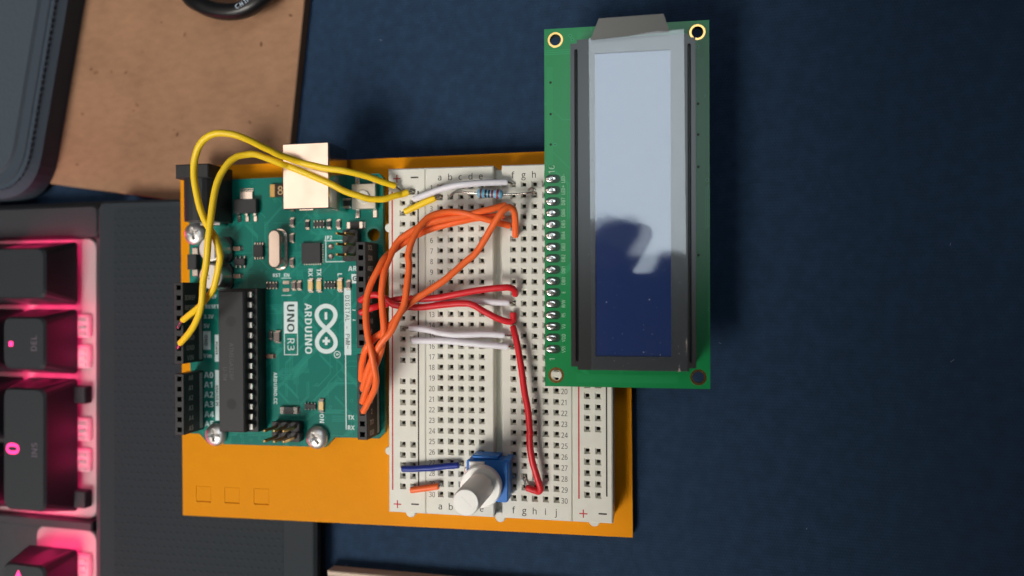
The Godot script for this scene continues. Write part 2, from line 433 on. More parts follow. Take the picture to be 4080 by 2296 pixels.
# ---------------------------------------------------------------- the desk and what lies on it
func desk() -> void:
	var m := mat("navy cloth", Color.WHITE, 0.95, 0.0, 0.2)
	var im := Image.create(512, 512, false, Image.FORMAT_RGB8)
	var hm := Image.create(512, 512, false, Image.FORMAT_L8)
	var n := FastNoiseLite.new()
	n.seed = 3
	n.frequency = 0.02
	for y in 512:
		for x in 512:
			var weave := 0.5 + 0.25 * sin(TAU * x / 8.0 + (PI if (y / 8) % 2 else 0.0)) + 0.25 * sin(TAU * y / 8.0)
			var v := 0.86 + 0.10 * weave + 0.10 * n.get_noise_2d(x, y) + rng.randf_range(-0.08, 0.08)
			im.set_pixel(x, y, Color(0.172 * v, 0.250 * v, 0.350 * v))
			hm.set_pixel(x, y, Color(weave, weave, weave))
	m.albedo_texture = ImageTexture.create_from_image(im)
	m.heightmap_enabled = true
	m.heightmap_texture = ImageTexture.create_from_image(hm)
	m.heightmap_scale = 0.006
	triplanar(m, 1.0 / 0.045)
	var st := begin()
	prism(st, rrect(-420, -260, 380, 300, 8), -4, 0, 0.8)
	var o := part(self, "desk_mat", st, m)
	tag(o, "dark navy woven cloth desk mat under everything", "desk mat", "", "structure")
	# lint on the mat
	var lint := mat("lint", Color(0.62, 0.64, 0.66), 0.9)
	var fluff := begin()
	for k in 16:
		var c := V(rng.randf_range(-40, 125), 0.12, rng.randf_range(-42, 105))
		var d := V(rng.randf_range(-1, 1), 0, rng.randf_range(-1, 1)).normalized() * rng.randf_range(0.15, 0.5)
		tube(fluff, [c - d, c + V(0, 0.1, 0), c + d], rng.randf_range(0.03, 0.07), 4)
	var f := part(self, "lint", fluff, lint)
	tag(f, "pale specks of lint scattered over the navy mat", "lint", "", "stuff")
	# ---- brown fibreboard sheet
	var mdf := mat("fibreboard", Color.WHITE, 0.8, 0.0, 0.3)
	var fi := Image.create(1024, 1024, false, Image.FORMAT_RGB8)
	n.frequency = 0.006
	var fine := FastNoiseLite.new()
	fine.seed = 9
	fine.frequency = 0.06
	for y in 1024:
		for x in 1024:
			var v := 1.0 + 0.08 * n.get_noise_2d(x, y) + 0.06 * fine.get_noise_2d(x * 0.45, y) + rng.randf_range(-0.025, 0.025)
			fi.set_pixel(x, y, Color(0.59 * v, 0.45 * v, 0.35 * v))
	for k in 150:   # darker fibres pressed into the sheet
		var c := Vector2(rng.randf_range(8, 1015), rng.randf_range(8, 1015))
		var s := rng.randf_range(1.0, 4.5) if k > 12 else rng.randf_range(4.0, 7.0)
		var e := rng.randf_range(0.7, 0.9)
		var tw := rng.randf_range(0, PI)
		for y in range(-7, 8):
			for x in range(-7, 8):
				var q := Vector2(x, y).rotated(tw)
				if Vector2(q.x, q.y * 1.8).length() < s:
					var px := Vector2i(c) + Vector2i(x, y)
					fi.set_pixelv(px, fi.get_pixelv(px) * Color(e, e * 0.96, e * 0.92))
	mdf.albedo_texture = ImageTexture.create_from_image(fi)
	triplanar(mdf, 1.0 / 0.16)
	st = begin()
	prism(st, PackedVector2Array([Vector2(-38.5, -86), Vector2(-49, 4.4), Vector2(-88.7, -1.5), Vector2(-132.4, -8.0), Vector2(-210, -19.6), Vector2(-210, -86)]), 0.05, 3.0, 0.25)
	o = part(self, "fibreboard_sheet", st, mdf)
	tag(o, "bare brown fibreboard sheet lying under the grey pad", "board")
	# ---- grey pad with a stitched rim
	var gp := thing("grey_pad", "grey padded panel with rounded corner and dark stitched rim", "pad")
	var cloth := mat("grey panel", Color(0.262, 0.30, 0.335), 0.75, 0.0, 0.3)
	cloth.normal_enabled = true
	cloth.normal_texture = noise_tex(0.05, 256, [], 3, 5, true, 3.0)
	cloth.normal_scale = 0.3
	triplanar(cloth, 1.0 / 0.03)
	var rim := mat("dark rim", Color(0.25, 0.29, 0.335), 0.85, 0.0, 0.3)
	var outline := PackedVector2Array([Vector2(-112.0, -72), Vector2(-126.6, -2.6), Vector2(-200, -1.6), Vector2(-200, -72)])
	st = begin()
	prism(st, rounded(outline, 12), 3.1, 11.2, 2.4)
	part(gp, "rim", st, rim)
	st = begin()
	prism(st, rounded(inset(outline, 2.9), 11), 9.9, 11.6, 0.5)
	part(gp, "band", st, mat("rim band", Color(0.235, 0.27, 0.31), 0.8, 0.0, 0.3))
	st = begin()
	prism(st, rounded(inset(outline, 6.2), 9), 10.0, 12.3, 0.7)
	part(gp, "panel", st, cloth)
	st = begin()
	var path := Curve3D.new()
	for p in rounded(inset(outline, 1.9), 11):
		path.add_point(V(p.x, 11.0, p.y))
	var s0 := 0.0
	while s0 < path.get_baked_length() - 2.0:
		var q := path.sample_baked(s0)
		var q2 := path.sample_baked(s0 + 1.1)
		tube(st, [q, (q + q2) / 2 + V(0, 0.35, 0), q2], 0.28, 6)
		s0 += 1.8
	var sp := part(gp, "stitching", st, rim)
	sp.set_meta("kind", "stuff")
	# ---- black cable with white print
	var cb := thing("cable", "thick black cable bent in a loop on the brown board", "cable")
	var pts := smooth([V(-82, 5.5, -74), V(-79, 6.5, -63), V(-74.6, 8, -56), V(-70.7, 9, -53.2), V(-66.6, 9, -51.3), V(-62.5, 9, -50.3), V(-58.4, 9, -50.1), V(-54.4, 9, -51.1), V(-50.6, 8.6, -53.6), V(-47.4, 8, -58), V(-46, 7, -66), V(-46, 6, -76)], 6)
	st = begin()
	tube(st, pts, 2.35, 16)
	part(cb, "jacket", st, mat("cable jacket", Color(0.055, 0.06, 0.07), 0.32))
	var ink := mat("cable print", Color(0.66, 0.72, 0.78), 0.6)
	var word := "CHINA"
	for k in 5:
		var u := [V(-57.3, 11.4, -50.35), V(-56.0, 11.4, -50.8), V(-54.9, 11.4, -51.4), V(-53.9, 11.4, -52.0), V(-52.9, 11.35, -52.8)][k] as Vector3
		print_text(cb, "lettering", word[k], 1.25, u.x, u.y, u.z, Basis(Vector3.UP, 0.42 + 0.06 * k) * UPRIGHT, ink, true)
	# ---- cream box poking in at the bottom
	var bxm := mat("cream card", Color(0.86, 0.78, 0.71), 0.7)
	var lidm := mat("pale lid", Color(0.80, 0.77, 0.78), 0.6)
	var cr := thing("cream_box", "flat cream box whose corner shows at the bottom edge", "box", Transform3D(Basis(Vector3.UP, 0.012), V(-35.2, 0.05, 99.2) * MM))
	st = begin()
	box(st, 0, 0, 0, 90, 4.0, 60, 0.3)
	part(cr, "tray", st, bxm)
	st = begin()
	prism(st, rrect(-1.6, 2.3, 91.6, 62.0, 1.0), 4.05, 6.0, 0.3)
	part(cr, "lid", st, lidm)

# ---------------------------------------------------------------- keyboard and its wrist rest
func keycap(x0: float, z0: float, x1: float, z1: float) -> SurfaceTool:
	# tapered cap, the side towards the wrist rest slanting most; hollow below
	var st := begin()
	var lo := rrect(x0, z0, x1, z1, 1.2, 3)
	var mid := rrect(x0 + 1.1, z0 + 1.9, x1 - 2.2, z1 - 1.9, 2.2, 3)
	var hi := rrect(x0 + 1.6, z0 + 2.4, x1 - 2.8, z1 - 2.4, 2.2, 3)
	var n := lo.size()
	var c := V((x0 + x1) / 2, 0, (z0 + z1) / 2)
	for ring in [[lo, 8.0, mid, 16.4], [mid, 16.4, hi, 17.0]]:
		for i in n:
			var j := (i + 1) % n
			var p: Vector2 = ring[0][i]
			var q: Vector2 = ring[0][j]
			var r: Vector2 = ring[2][j]
			var s: Vector2 = ring[2][i]
			face(st, [V(p.x, ring[1], p.y), V(q.x, ring[1], q.y), V(r.x, ring[3], r.y), V(s.x, ring[3], s.y)], V(p.x + q.x, 2, p.y + q.y) - c * 2)
	face(st, Array(hi).map(func(p): return V(p.x, 17.0, p.y)), Vector3.UP)
	var inner := inset(lo, 1.3)
	for i in n:
		var j := (i + 1) % n
		face(st, [V(lo[i].x, 8, lo[i].y), V(lo[j].x, 8, lo[j].y), V(inner[j].x, 8, inner[j].y), V(inner[i].x, 8, inner[i].y)], Vector3.DOWN)
		face(st, [V(inner[i].x, 8, inner[i].y), V(inner[j].x, 8, inner[j].y), V(lerpf(c.x, inner[j].x, 0.85), 14.5, lerpf(c.z, inner[j].y, 0.85)), V(lerpf(c.x, inner[i].x, 0.85), 14.5, lerpf(c.z, inner[i].y, 0.85))], c - V(inner[i].x, 0, inner[i].y))
	face(st, range(n).map(func(i): return V(lerpf(c.x, inner[i].x, 0.85), 14.5, lerpf(c.z, inner[i].y, 0.85))), Vector3.DOWN)
	return st

func keyboard() -> void:
	var kb := thing("keyboard", "black keyboard with pink lit keys and pale inner plate", "keyboard")
	var shell := mat("keyboard shell", Color(0.145, 0.165, 0.185), 0.6)
	var plate_m := mat("pale plate", Color(0.64, 0.625, 0.62), 0.5)
	var pink := Color(1.0, 0.14, 0.44)
	var st := begin()
	box(st, -260, 0.3, -1.0, -105.4, 5.6, 170, 0.4)
	part(kb, "bottom_tray", st, shell)
	st = begin()
	prism(st, rrect(-260, 0.4, -104.2, 9.4, 2.0), 5.6, 9.0, 0.6)
	part(kb, "top_frame", st, shell)
	st = begin()
	prism(st, PackedVector2Array([Vector2(-260, 90.6), Vector2(-106.8, 90.6), Vector2(-106.8, 93.2), Vector2(-260, 93.2)]), 5.6, 8.6, 0.4)
	part(kb, "divider", st, shell)
	st = begin()
	prism(st, rrect(-260, 9.7, -106.9, 90.4, 3.2, 5), 5.7, 6.6, 0.3)
	part(kb, "inner_plate", st, plate_m)
	st = begin()
	prism(st, rrect(-128.5, 93.6, -106.9, 170, 3.2, 5), 5.7, 6.6, 0.3)
	part(kb, "inner_plate", st, plate_m)
	st = begin()
	prism(st, rrect(-106.5, 9.6, -105.0, 170, 0.5), 5.6, 7.4, 0.3)
	part(kb, "side_lip", st, shell)
	var cap_m := mat("keycap", Color(0.10, 0.122, 0.15), 0.58)
	var legend := glow("lit legend", Color(1.0, 0.2, 0.5), 2.0)
	var dim := mat("side legend", Color(0.42, 0.36, 0.42), 0.6)
	var milky := mat("milky plastic", Color(0.90, 0.84, 0.86), 0.35)
	milky.backlight_enabled = true
	milky.backlight = Color(1, 1, 1)
	var keys := [[-149.3, 10.8, -112.2, 28.8, "enter_key"], [-130.2, 30.1, -112.2, 48.6, "point_key"], [-130.2, 50.0, -112.2, 88.0, "zero_key"], [-130.2, 99.0, -112.2, 117.2, "arrow_key"],
		[-149.3, 30.1, -131.3, 48.6, "number_key"], [-149.3, 50.0, -131.3, 68.4, "number_key"], [-149.3, 69.6, -131.3, 88.0, "number_key"], [-130.2, 118.4, -112.2, 136.4, "arrow_key"]]
	for k in keys:
		var key := part(kb, k[4], keycap(k[0], k[1], k[2], k[3]), cap_m)
		var zc: float = (k[1] + k[3]) / 2
		if k[4] == "zero_key":
			print_text(key, "legend", "0", 4.6, -125.6, 17.0, zc, UPWARD, legend, true)
			print_text(key, "side_legend", "INS", 1.9, -118.0, 17.0, zc, UPWARD, dim)
		elif k[4] == "point_key":
			st = begin()
			box(st, -126.9, 17.0, 38.9, -125.5, 17.03, 40.3)
			part(key, "legend", st, legend)
			print_text(key, "side_legend", "DEL", 1.9, -118.2, 17.0, zc, UPWARD, dim)
		elif k[4] == "arrow_key" and k[1] < 110:
			st = begin()
			face(st, [V(-126.0, 17.03, 106.9), V(-123.6, 17.03, 102.6), V(-121.2, 17.03, 106.9)], Vector3.UP)
			part(key, "legend", st, legend)
		if k[2] > -113:      # milky switch housings that peep out beside the cap
			for s in ([-4.4, 4.4] if k[4] != "enter_key" else [99.0]):
				if s > 90:
					continue
				st = begin()
				prism(st, rrect(-114.5, zc + s - 3.3, -108.4, zc + s + 3.3, 0.8, 3), 6.62, 7.9, 0.5)
				for t in 3:
					box(st, -111.8, 7.9, zc + s - 2.3 + t * 2.0, -109.4, 8.2, zc + s - 1.2 + t * 2.0, 0.1)
				part(kb, "switch_housing", st, milky)
				small_led(kb, V(-111.2, 6.64, zc + s), 0.0004)
		if k[4] == "zero_key":
			for s in [52.0, 81.8]:
				st = begin()
				prism(st, rrect(-114.0, s, -108.6, s + 5.0, 0.5, 2), 6.62, 9.0, 0.3)
				part(kb, "stabiliser", st, cap_m)
	# small leds on the plate, hidden under the rims of the caps: their light comes out through the gaps
	var spots := []
	for z in [11.9, 31.2, 51.2, 87.0]:
		spots.append_array([[-117.0, z], [-124.0, z], [-131.0, z]])
	spots.append_array([[-115.5, 100.2], [-122.0, 100.2]])
	for q in spots:
		small_led(kb, V(q[0], 6.62, q[1]), 0.0005)

func small_led(parent: Node, p: Vector3, e: float) -> void:
	var pink := Color(1.0, 0.14, 0.44)
	var st := begin()
	lathe(st, [Vector2(0.4, 0.0), Vector2(0.4, 0.4), Vector2(0.25, 0.62), Vector2(0, 0.7)], p, 10)
	var bead := part(parent, "led", st, glow("led", pink, 2.0))
	var l := OmniLight3D.new()
	l.name = "led_light"
	l.light_color = pink
	l.light_energy = e
	l.light_size = 0.0005
	l.omni_range = 0.3
	l.shadow_enabled = true
	bead.add_child(l)
	l.position = (p + V(0, 0.55, 0)) * MM

func wrist_rest() -> void:
	var wr := thing("wrist_rest", "dark grey dimpled wrist rest beside the keyboard, under the plate", "wrist rest", tilt)
	var base_m := mat("wrist rest shell", Color(0.172, 0.198, 0.222), 0.72, 0.0, 0.35)
	var pad := mat("dimpled rubber", Color(0.168, 0.194, 0.218), 0.8, 0.0, 0.35)
	var hm := Image.create(256, 256, false, Image.FORMAT_L8)
	for y in 256:
		for x in 256:
			var row := y / 32
			var u := fposmod(x + (16 if row % 2 else 0), 32) / 32.0 - 0.5
			var v := fposmod(y, 32) / 32.0 - 0.5
			var r := Vector2(u, v * 1.35).length()
			var h := clampf(1.0 - r / 0.36, 0, 1)
			h = h * h * (3 - 2 * h)
			hm.set_pixel(x, y, Color(h, h, h))
	pad.heightmap_enabled = true
	pad.heightmap_texture = ImageTexture.create_from_image(hm)
	pad.heightmap_scale = 0.012
	triplanar(pad, 1.0 / 0.016)
	# the foot follows the desk below, the top lies flush under the plate
	var st := begin()
	prism(st, rrect(-102.6, -0.3, -37.4, 200, 2.5, 4), -14.6, -11.62, 0.8)
	part(wr, "shell", st, base_m)
	st = begin()
	prism(st, rrect(-97.5, 1.8, -46.5, 198, 1.5, 4), -11.9, -11.55, 0.2)
	part(wr, "pad", st, pad)
	st = begin()
	prism(st, rrect(-45.7, 1.8, -38.2, 198, 1.0, 3), -11.9, -11.57, 0.25)
	part(wr, "front_lip", st, base_m)
	for x in [[-100.0, -22.4], [-44.0, -18.1]]:
		st = begin()
		box(st, x[0], x[1], 120, x[0] + 5, -14.6, 190)
		part(wr, "foot", st, pad)

# ---------------------------------------------------------------- orange mounting plate
func plate() -> void:
	var m := mat("orange plastic", Color(0.91, 0.575, 0.02), 0.5, 0.0, 0.2)
	m.albedo_texture = noise_tex(0.012, 256, [[0.0, Color(0.985, 0.983, 0.975)], [1.0, Color(1, 1, 1)]], 4, 41)
	m.normal_enabled = true
	m.normal_texture = noise_tex(0.08, 256, [], 3, 11, true, 2.0)
	m.normal_scale = 0.12
	triplanar(m, 1.0 / 0.02)
	var t := thing("mounting_plate", "orange plastic plate carrying the boards, moulded logo and slots", "plate", tilt * at(-14.8, 0, 38.0, 0.007))
	# plate split round three moulded slots near its lower left corner
	var st := begin()
	box(st, -59.6, -11.5, -46.8, 59.6, -9.1, 46.6)
	box(st, -59.6, -9.1, -46.8, 59.6, -8.5, 38.6)
	var cut := [-55.6, -51.3, -47.3, -43.0, -38.9, -34.6]
	var x0 := -59.6
	for k in 3:
		box(st, x0, -9.1, 38.6, cut[2 * k], -8.5, 46.6)
		x0 = cut[2 * k + 1]
		box(st, cut[2 * k], -9.1, 42.8, x0, -8.5, 46.6)
	box(st, x0, -9.1, 38.6, 59.6, -8.5, 46.6)
	part(t, "slab", st, m)
	for k in 3:
		st = begin()
		prism(st, PackedVector2Array([Vector2(cut[2 * k] + 0.05, 38.63), Vector2(cut[2 * k + 1] - 0.02, 38.63), Vector2(cut[2 * k + 1] - 0.02, 42.58), Vector2(cut[2 * k] + 0.05, 42.58)]), -9.1, -8.505, 0.05)
		part(t, "slot", st, m)
	st = begin()
	ribbon(st, lemniscate(-7.6, 32.9, 6.6, 1.15, true), 1.1, -8.475)
	part(t, "moulded_logo", st, m)

func lemniscate(cx: float, cz: float, b: float, k: float, across: bool) -> Array:
	var out := []
	for i in 73:
		var t := TAU * i / 72.0
		var d := 1.0 + sin(t) * sin(t)
		var u := b * cos(t) / d
		var w := b * k * sin(t) * cos(t) / d
		out.append(Vector2(cx + u, cz + w) if across else Vector2(cx + w, cz + u))
	return out

# a flat printed stroke along a closed line; its second half lies a hair higher where the line crosses itself
func ribbon(st: SurfaceTool, pts: Array, wide: float, y: float) -> void:
	var n := pts.size() - 1
	for i in n:
		var q := []
		for j in [i, i + 1]:
			var d: Vector2 = (pts[(j + 1) % n] - pts[(j + n - 1) % n]).normalized()
			q.append([pts[j % n] + Vector2(-d.y, d.x) * wide / 2, pts[j % n] - Vector2(-d.y, d.x) * wide / 2])
		var h := y + (0.006 if i > n / 4 and i <= 3 * n / 4 else 0.0)
		face(st, [V(q[0][0].x, h, q[0][0].y), V(q[0][1].x, h, q[0][1].y), V(q[1][1].x, h, q[1][1].y), V(q[1][0].x, h, q[1][0].y)], Vector3.UP)

# ---------------------------------------------------------------- breadboard
func rail_rows() -> Array:
	return range(25).map(func(k): return 1.06 + 2.54 * (k + k / 5))

func breadboard() -> void:
	var bb := thing("breadboard", "white solderless breadboard with numbered rows, on the orange plate", "breadboard", tilt)
	var white := mat("breadboard plastic", Color(0.872, 0.868, 0.832), 0.45)
	white.albedo_texture = noise_tex(0.012, 256, [[0.0, Color(0.975, 0.972, 0.962)], [1.0, Color(1, 1, 1)]], 4, 43)
	white.normal_enabled = true
	white.normal_texture = noise_tex(0.1, 256, [], 3, 21, true, 2.0)
	white.normal_scale = 0.1
	triplanar(white, 1.0 / 0.012)
	var clip := mat("contact clip", Color(0.27, 0.23, 0.19), 0.5, 0.35)
	var rows := range(30).map(func(k): return 2.54 * k)
	var rails := rail_rows()
	var blocks := [["power_rail", -12.8, -3.98, [-9.45, -6.88], rails], ["terminal_block", -3.4, 12.75, [0.0, 2.54, 5.08, 7.62, 10.16], rows],
		["terminal_block", 15.25, 31.3, [17.78, 20.32, 22.86, 25.4, 27.94], rows], ["power_rail", 31.9, 40.6, [35.08, 37.62], rails]]
	var well := begin()
	for k in 4:
		var a := rrect(-0.62, -0.62, 0.62, 0.62)[k]
		var b := rrect(-0.62, -0.62, 0.62, 0.62)[(k + 1) % 4]
		face(well, [V(a.x, -1.3, a.y), V(b.x, -1.3, b.y), V(b.x, -4.5, b.y), V(a.x, -4.5, a.y)], V(-a.x - b.x, 0, -a.y - b.y))
	face(well, [V(-0.62, -4.5, -0.62), V(0.62, -4.5, -0.62), V(0.62, -4.5, 0.62), V(-0.62, -4.5, 0.62)], Vector3.UP)
	# two spring leaves of the clip inside
	for s in [-1, 1]:
		face(well, [V(-0.55, -1.5, s * 0.5), V(0.55, -1.5, s * 0.5), V(0.55, -3.2, s * 0.06), V(-0.55, -3.2, s * 0.06)], V(0, 1, -s))
	var socket := well.commit()
	var many := []
	for n in blocks.size():
		var b: Array = blocks[n]
		var st := begin()
		var turned := -0.2 if n == 0 else 0.0
		holed(st, b[1], b[2], -4.35, 78.3, b[3], b[4], 0.76, 0.43, 0.0, 0.5, 0.8)
		skirt(st, b[1], b[2], -4.35, 78.3, -8.45, 0.0, 0.28)
		var block := part(bb, b[0], st, white)
		for x in b[3]:
			for z in b[4]:
				if n < 2 or n == 2 and x < 24:
					part(block, "contact", socket, clip, at(x, 0, z))
				else:
					many.append(V(x, 0, z))
	var rest := SurfaceTool.new()
	rest.begin(Mesh.PRIMITIVE_TRIANGLES)
	for p in many:
		rest.append_from(socket, 0, Transform3D(Basis(), p * MM))
	part(bb, "contacts", rest, clip).set_meta("kind", "stuff")
	var st := begin()
	box(st, 12.9, -8.4, -4.0, 15.1, -3.2, 78.0)
	part(bb, "channel_floor", st, white)
	for p in [Vector2(-7.7, 78.5), Vector2(14.4, 78.5), Vector2(36.6, 78.3)]:
		st = begin()
		lathe(st, [Vector2(1.3, -8.3), Vector2(1.3, -0.6), Vector2(1.1, -0.3), Vector2(0, -0.3)], V(p.x, 0, p.y), 20)
		part(bb, "tongue", st, white)
	for p in [Vector2(-13.1, 9.6), Vector2(-13.1, 63.9)]:
		st = begin()
		lathe(st, [Vector2(1.1, -8.3), Vector2(1.1, -0.6), Vector2(0.9, -0.3), Vector2(0, -0.3)], V(p.x, 0, p.y), 20)
		part(bb, "tongue", st, white)
	# print
	var ink := mat("dark print", Color(0.22, 0.20, 0.18), 0.7)
	var red := mat("red print", Color(0.76, 0.16, 0.20), 0.6)
	for r in [[-12.1, -5.55], [33.1, 39.5]]:
		for k in 2:
			st = begin()
			box(st, r[k] - 0.17, 0.005, 0.9, r[k] + 0.17, 0.02, 73.2 - k * 0.8)
			part(bb, "rail_line", st, red if k == 0 else ink)
	for z in [-2.2, 76.6]:
		for x in [-10.9, 34.1]:
			st = begin()
			prism(st, PackedVector2Array([Vector2(x - 0.95, z - 0.14), Vector2(x - 0.14, z - 0.14), Vector2(x - 0.14, z - 0.95), Vector2(x + 0.14, z - 0.95), Vector2(x + 0.14, z - 0.14), Vector2(x + 0.95, z - 0.14),
				Vector2(x + 0.95, z + 0.14), Vector2(x + 0.14, z + 0.14), Vector2(x + 0.14, z + 0.95), Vector2(x - 0.14, z + 0.95), Vector2(x - 0.14, z + 0.14), Vector2(x - 0.95, z + 0.14)]), 0.005, 0.02)
			part(bb, "plus_mark", st, red)
			st = begin()
			box(st, x + 3.5, 0.005, z - 0.35, x + 5.4, 0.02, z + 0.0)
			part(bb, "minus_mark", st, ink)
		for k in 10:
			print_text(bb, "column_letter", "abcdefghij"[k], 1.5, (k if k < 5 else k + 2) * 2.54 - 0.15, 0.0, z, UPRIGHT, ink)
	for k in 30:
		print_text(bb, "row_number", str(k + 1), 1.25, -2.2, 0.0, 2.54 * k + 0.2, UPRIGHT, ink, false, false, 0.8)
		print_text(bb, "row_number", str(k + 1), 1.25, 29.75, 0.0, 2.54 * k + 0.2, UPRIGHT, ink, false, false, 0.8)

# ---------------------------------------------------------------- microcontroller board
func pcb_texture(w: float, h: float, ppm: float, base: Color, trace: Color, edge: Color, seed_: int, runs: int, vias: int) -> ImageTexture:
	var im := Image.create(int(w * ppm), int(h * ppm), false, Image.FORMAT_RGB8)
	im.fill(base)
	var r := RandomNumberGenerator.new()
	r.seed = seed_
	var dirs := [Vector2(1, 0), Vector2(1, 1).normalized(), Vector2(0, 1), Vector2(-1, 1).normalized(), Vector2(-1, 0), Vector2(-1, -1).normalized(), Vector2(0, -1), Vector2(1, -1).normalized()]
	for k in runs:       # bundles of parallel copper runs under the mask
		var p := Vector2(r.randf() * im.get_width(), r.randf() * im.get_height())
		var d := r.randi() % 4 * 2
		var many := 1 + r.randi() % 4
		var legs := []
		for j in 2 + r.randi() % 3:
			legs.append([d, r.randf_range(1.5, 9.0) * ppm])
			d = (d + [1, 7][r.randi() % 2]) % 8
		for m in many:
			var q: Vector2 = p + dirs[(legs[0][0] + 2) % 8] * m * 0.42 * ppm
			for leg in legs:
				for i in int(leg[1]):
					q += dirs[leg[0]]
					im.fill_rect(Rect2i(int(q.x), int(q.y), maxi(2, int(0.17 * ppm)), maxi(2, int(0.17 * ppm))), trace)
					if i % 2 == 0 and m == many - 1:
						im.fill_rect(Rect2i(int(q.x) + int(0.17 * ppm), int(q.y) + int(0.17 * ppm), 1, 1), edge)
	for k in vias:
		var p := Vector2(r.randf() * im.get_width(), r.randf() * im.get_height())
		for y in range(-9, 10):
			for x in range(-9, 10):
				var l := Vector2(x, y).length() / ppm
				var q := Vector2i(p) + Vector2i(x, y)
				if l < 0.4 and Rect2i(Vector2i.ZERO, im.get_size()).has_point(q):
					im.set_pixelv(q, Color(0.03, 0.08, 0.07) if l < 0.15 else trace)
	return ImageTexture.create_from_image(im)

func half_circle(cx: float, cz: float, r: float, from: float) -> Array:
	return range(13).map(func(k): return Vector2(cx + r * cos(from - PI * k / 12), cz + r * sin(from - PI * k / 12)))

# small surface-mount piece with two shiny ends, along z unless turned
func chip(parent: Node, called: String, x: float, z: float, long: float, wide: float, high: float, m: Material, turn := 0.0, ends := 0.28) -> void:
	var key := "chip %s %s %s %s" % [long, wide, high, m.resource_name]
	if not meshes.has(key):
		var st := begin()
		box(st, -wide / 2 + 0.02, 0.02, -long / 2 + ends, wide / 2 - 0.02, high, long / 2 - ends, 0.04)
		st.set_material(m)
		var me: ArrayMesh = st.commit()
		var tip := begin()
		for s in [-1, 1]:
			box(tip, -wide / 2, 0.02, s * (long / 2 - ends / 2) - ends / 2, wide / 2, high + 0.03, s * (long / 2 - ends / 2) + ends / 2, 0.06)
			prism(tip, rrect(-wide / 2 - 0.05, s * (long / 2 + 0.16) - 0.26, wide / 2 + 0.05, s * (long / 2 + 0.16) + 0.26), 0.005, 0.16, 0.14)
		tip.set_material(mat("solder", Color(0.86, 0.85, 0.83), 0.22, 1.0))
		tip.commit(me)
		meshes[key] = me
	part(parent, called, meshes[key], null, at(x, 0, z, turn))

func pin_header(parent: Node, x: float, zs: Array) -> Node:
	var black := mat("black plastic", Color(0.14, 0.145, 0.155), 0.5)
	var st := begin()
	var z0: float = zs[0] - 1.27
	var z1: float = zs[-1] + 1.27
	holed(st, x - 1.1, x + 1.1, z0 + 0.12, z1 - 0.12, [x], zs, 0.62, 0.5, 8.5, 0.2, 5.0)
	skirt(st, x - 1.1, x + 1.1, z0 + 0.12, z1 - 0.12, 0.0, 8.5, 0.14)
	for z in zs:
		face(st, [V(x - 0.5, 3.3, z - 0.5), V(x + 0.5, 3.3, z - 0.5), V(x + 0.5, 3.3, z + 0.5), V(x - 0.5, 3.3, z + 0.5)], Vector3.UP)
	return part(parent, "pin_header", st, black)

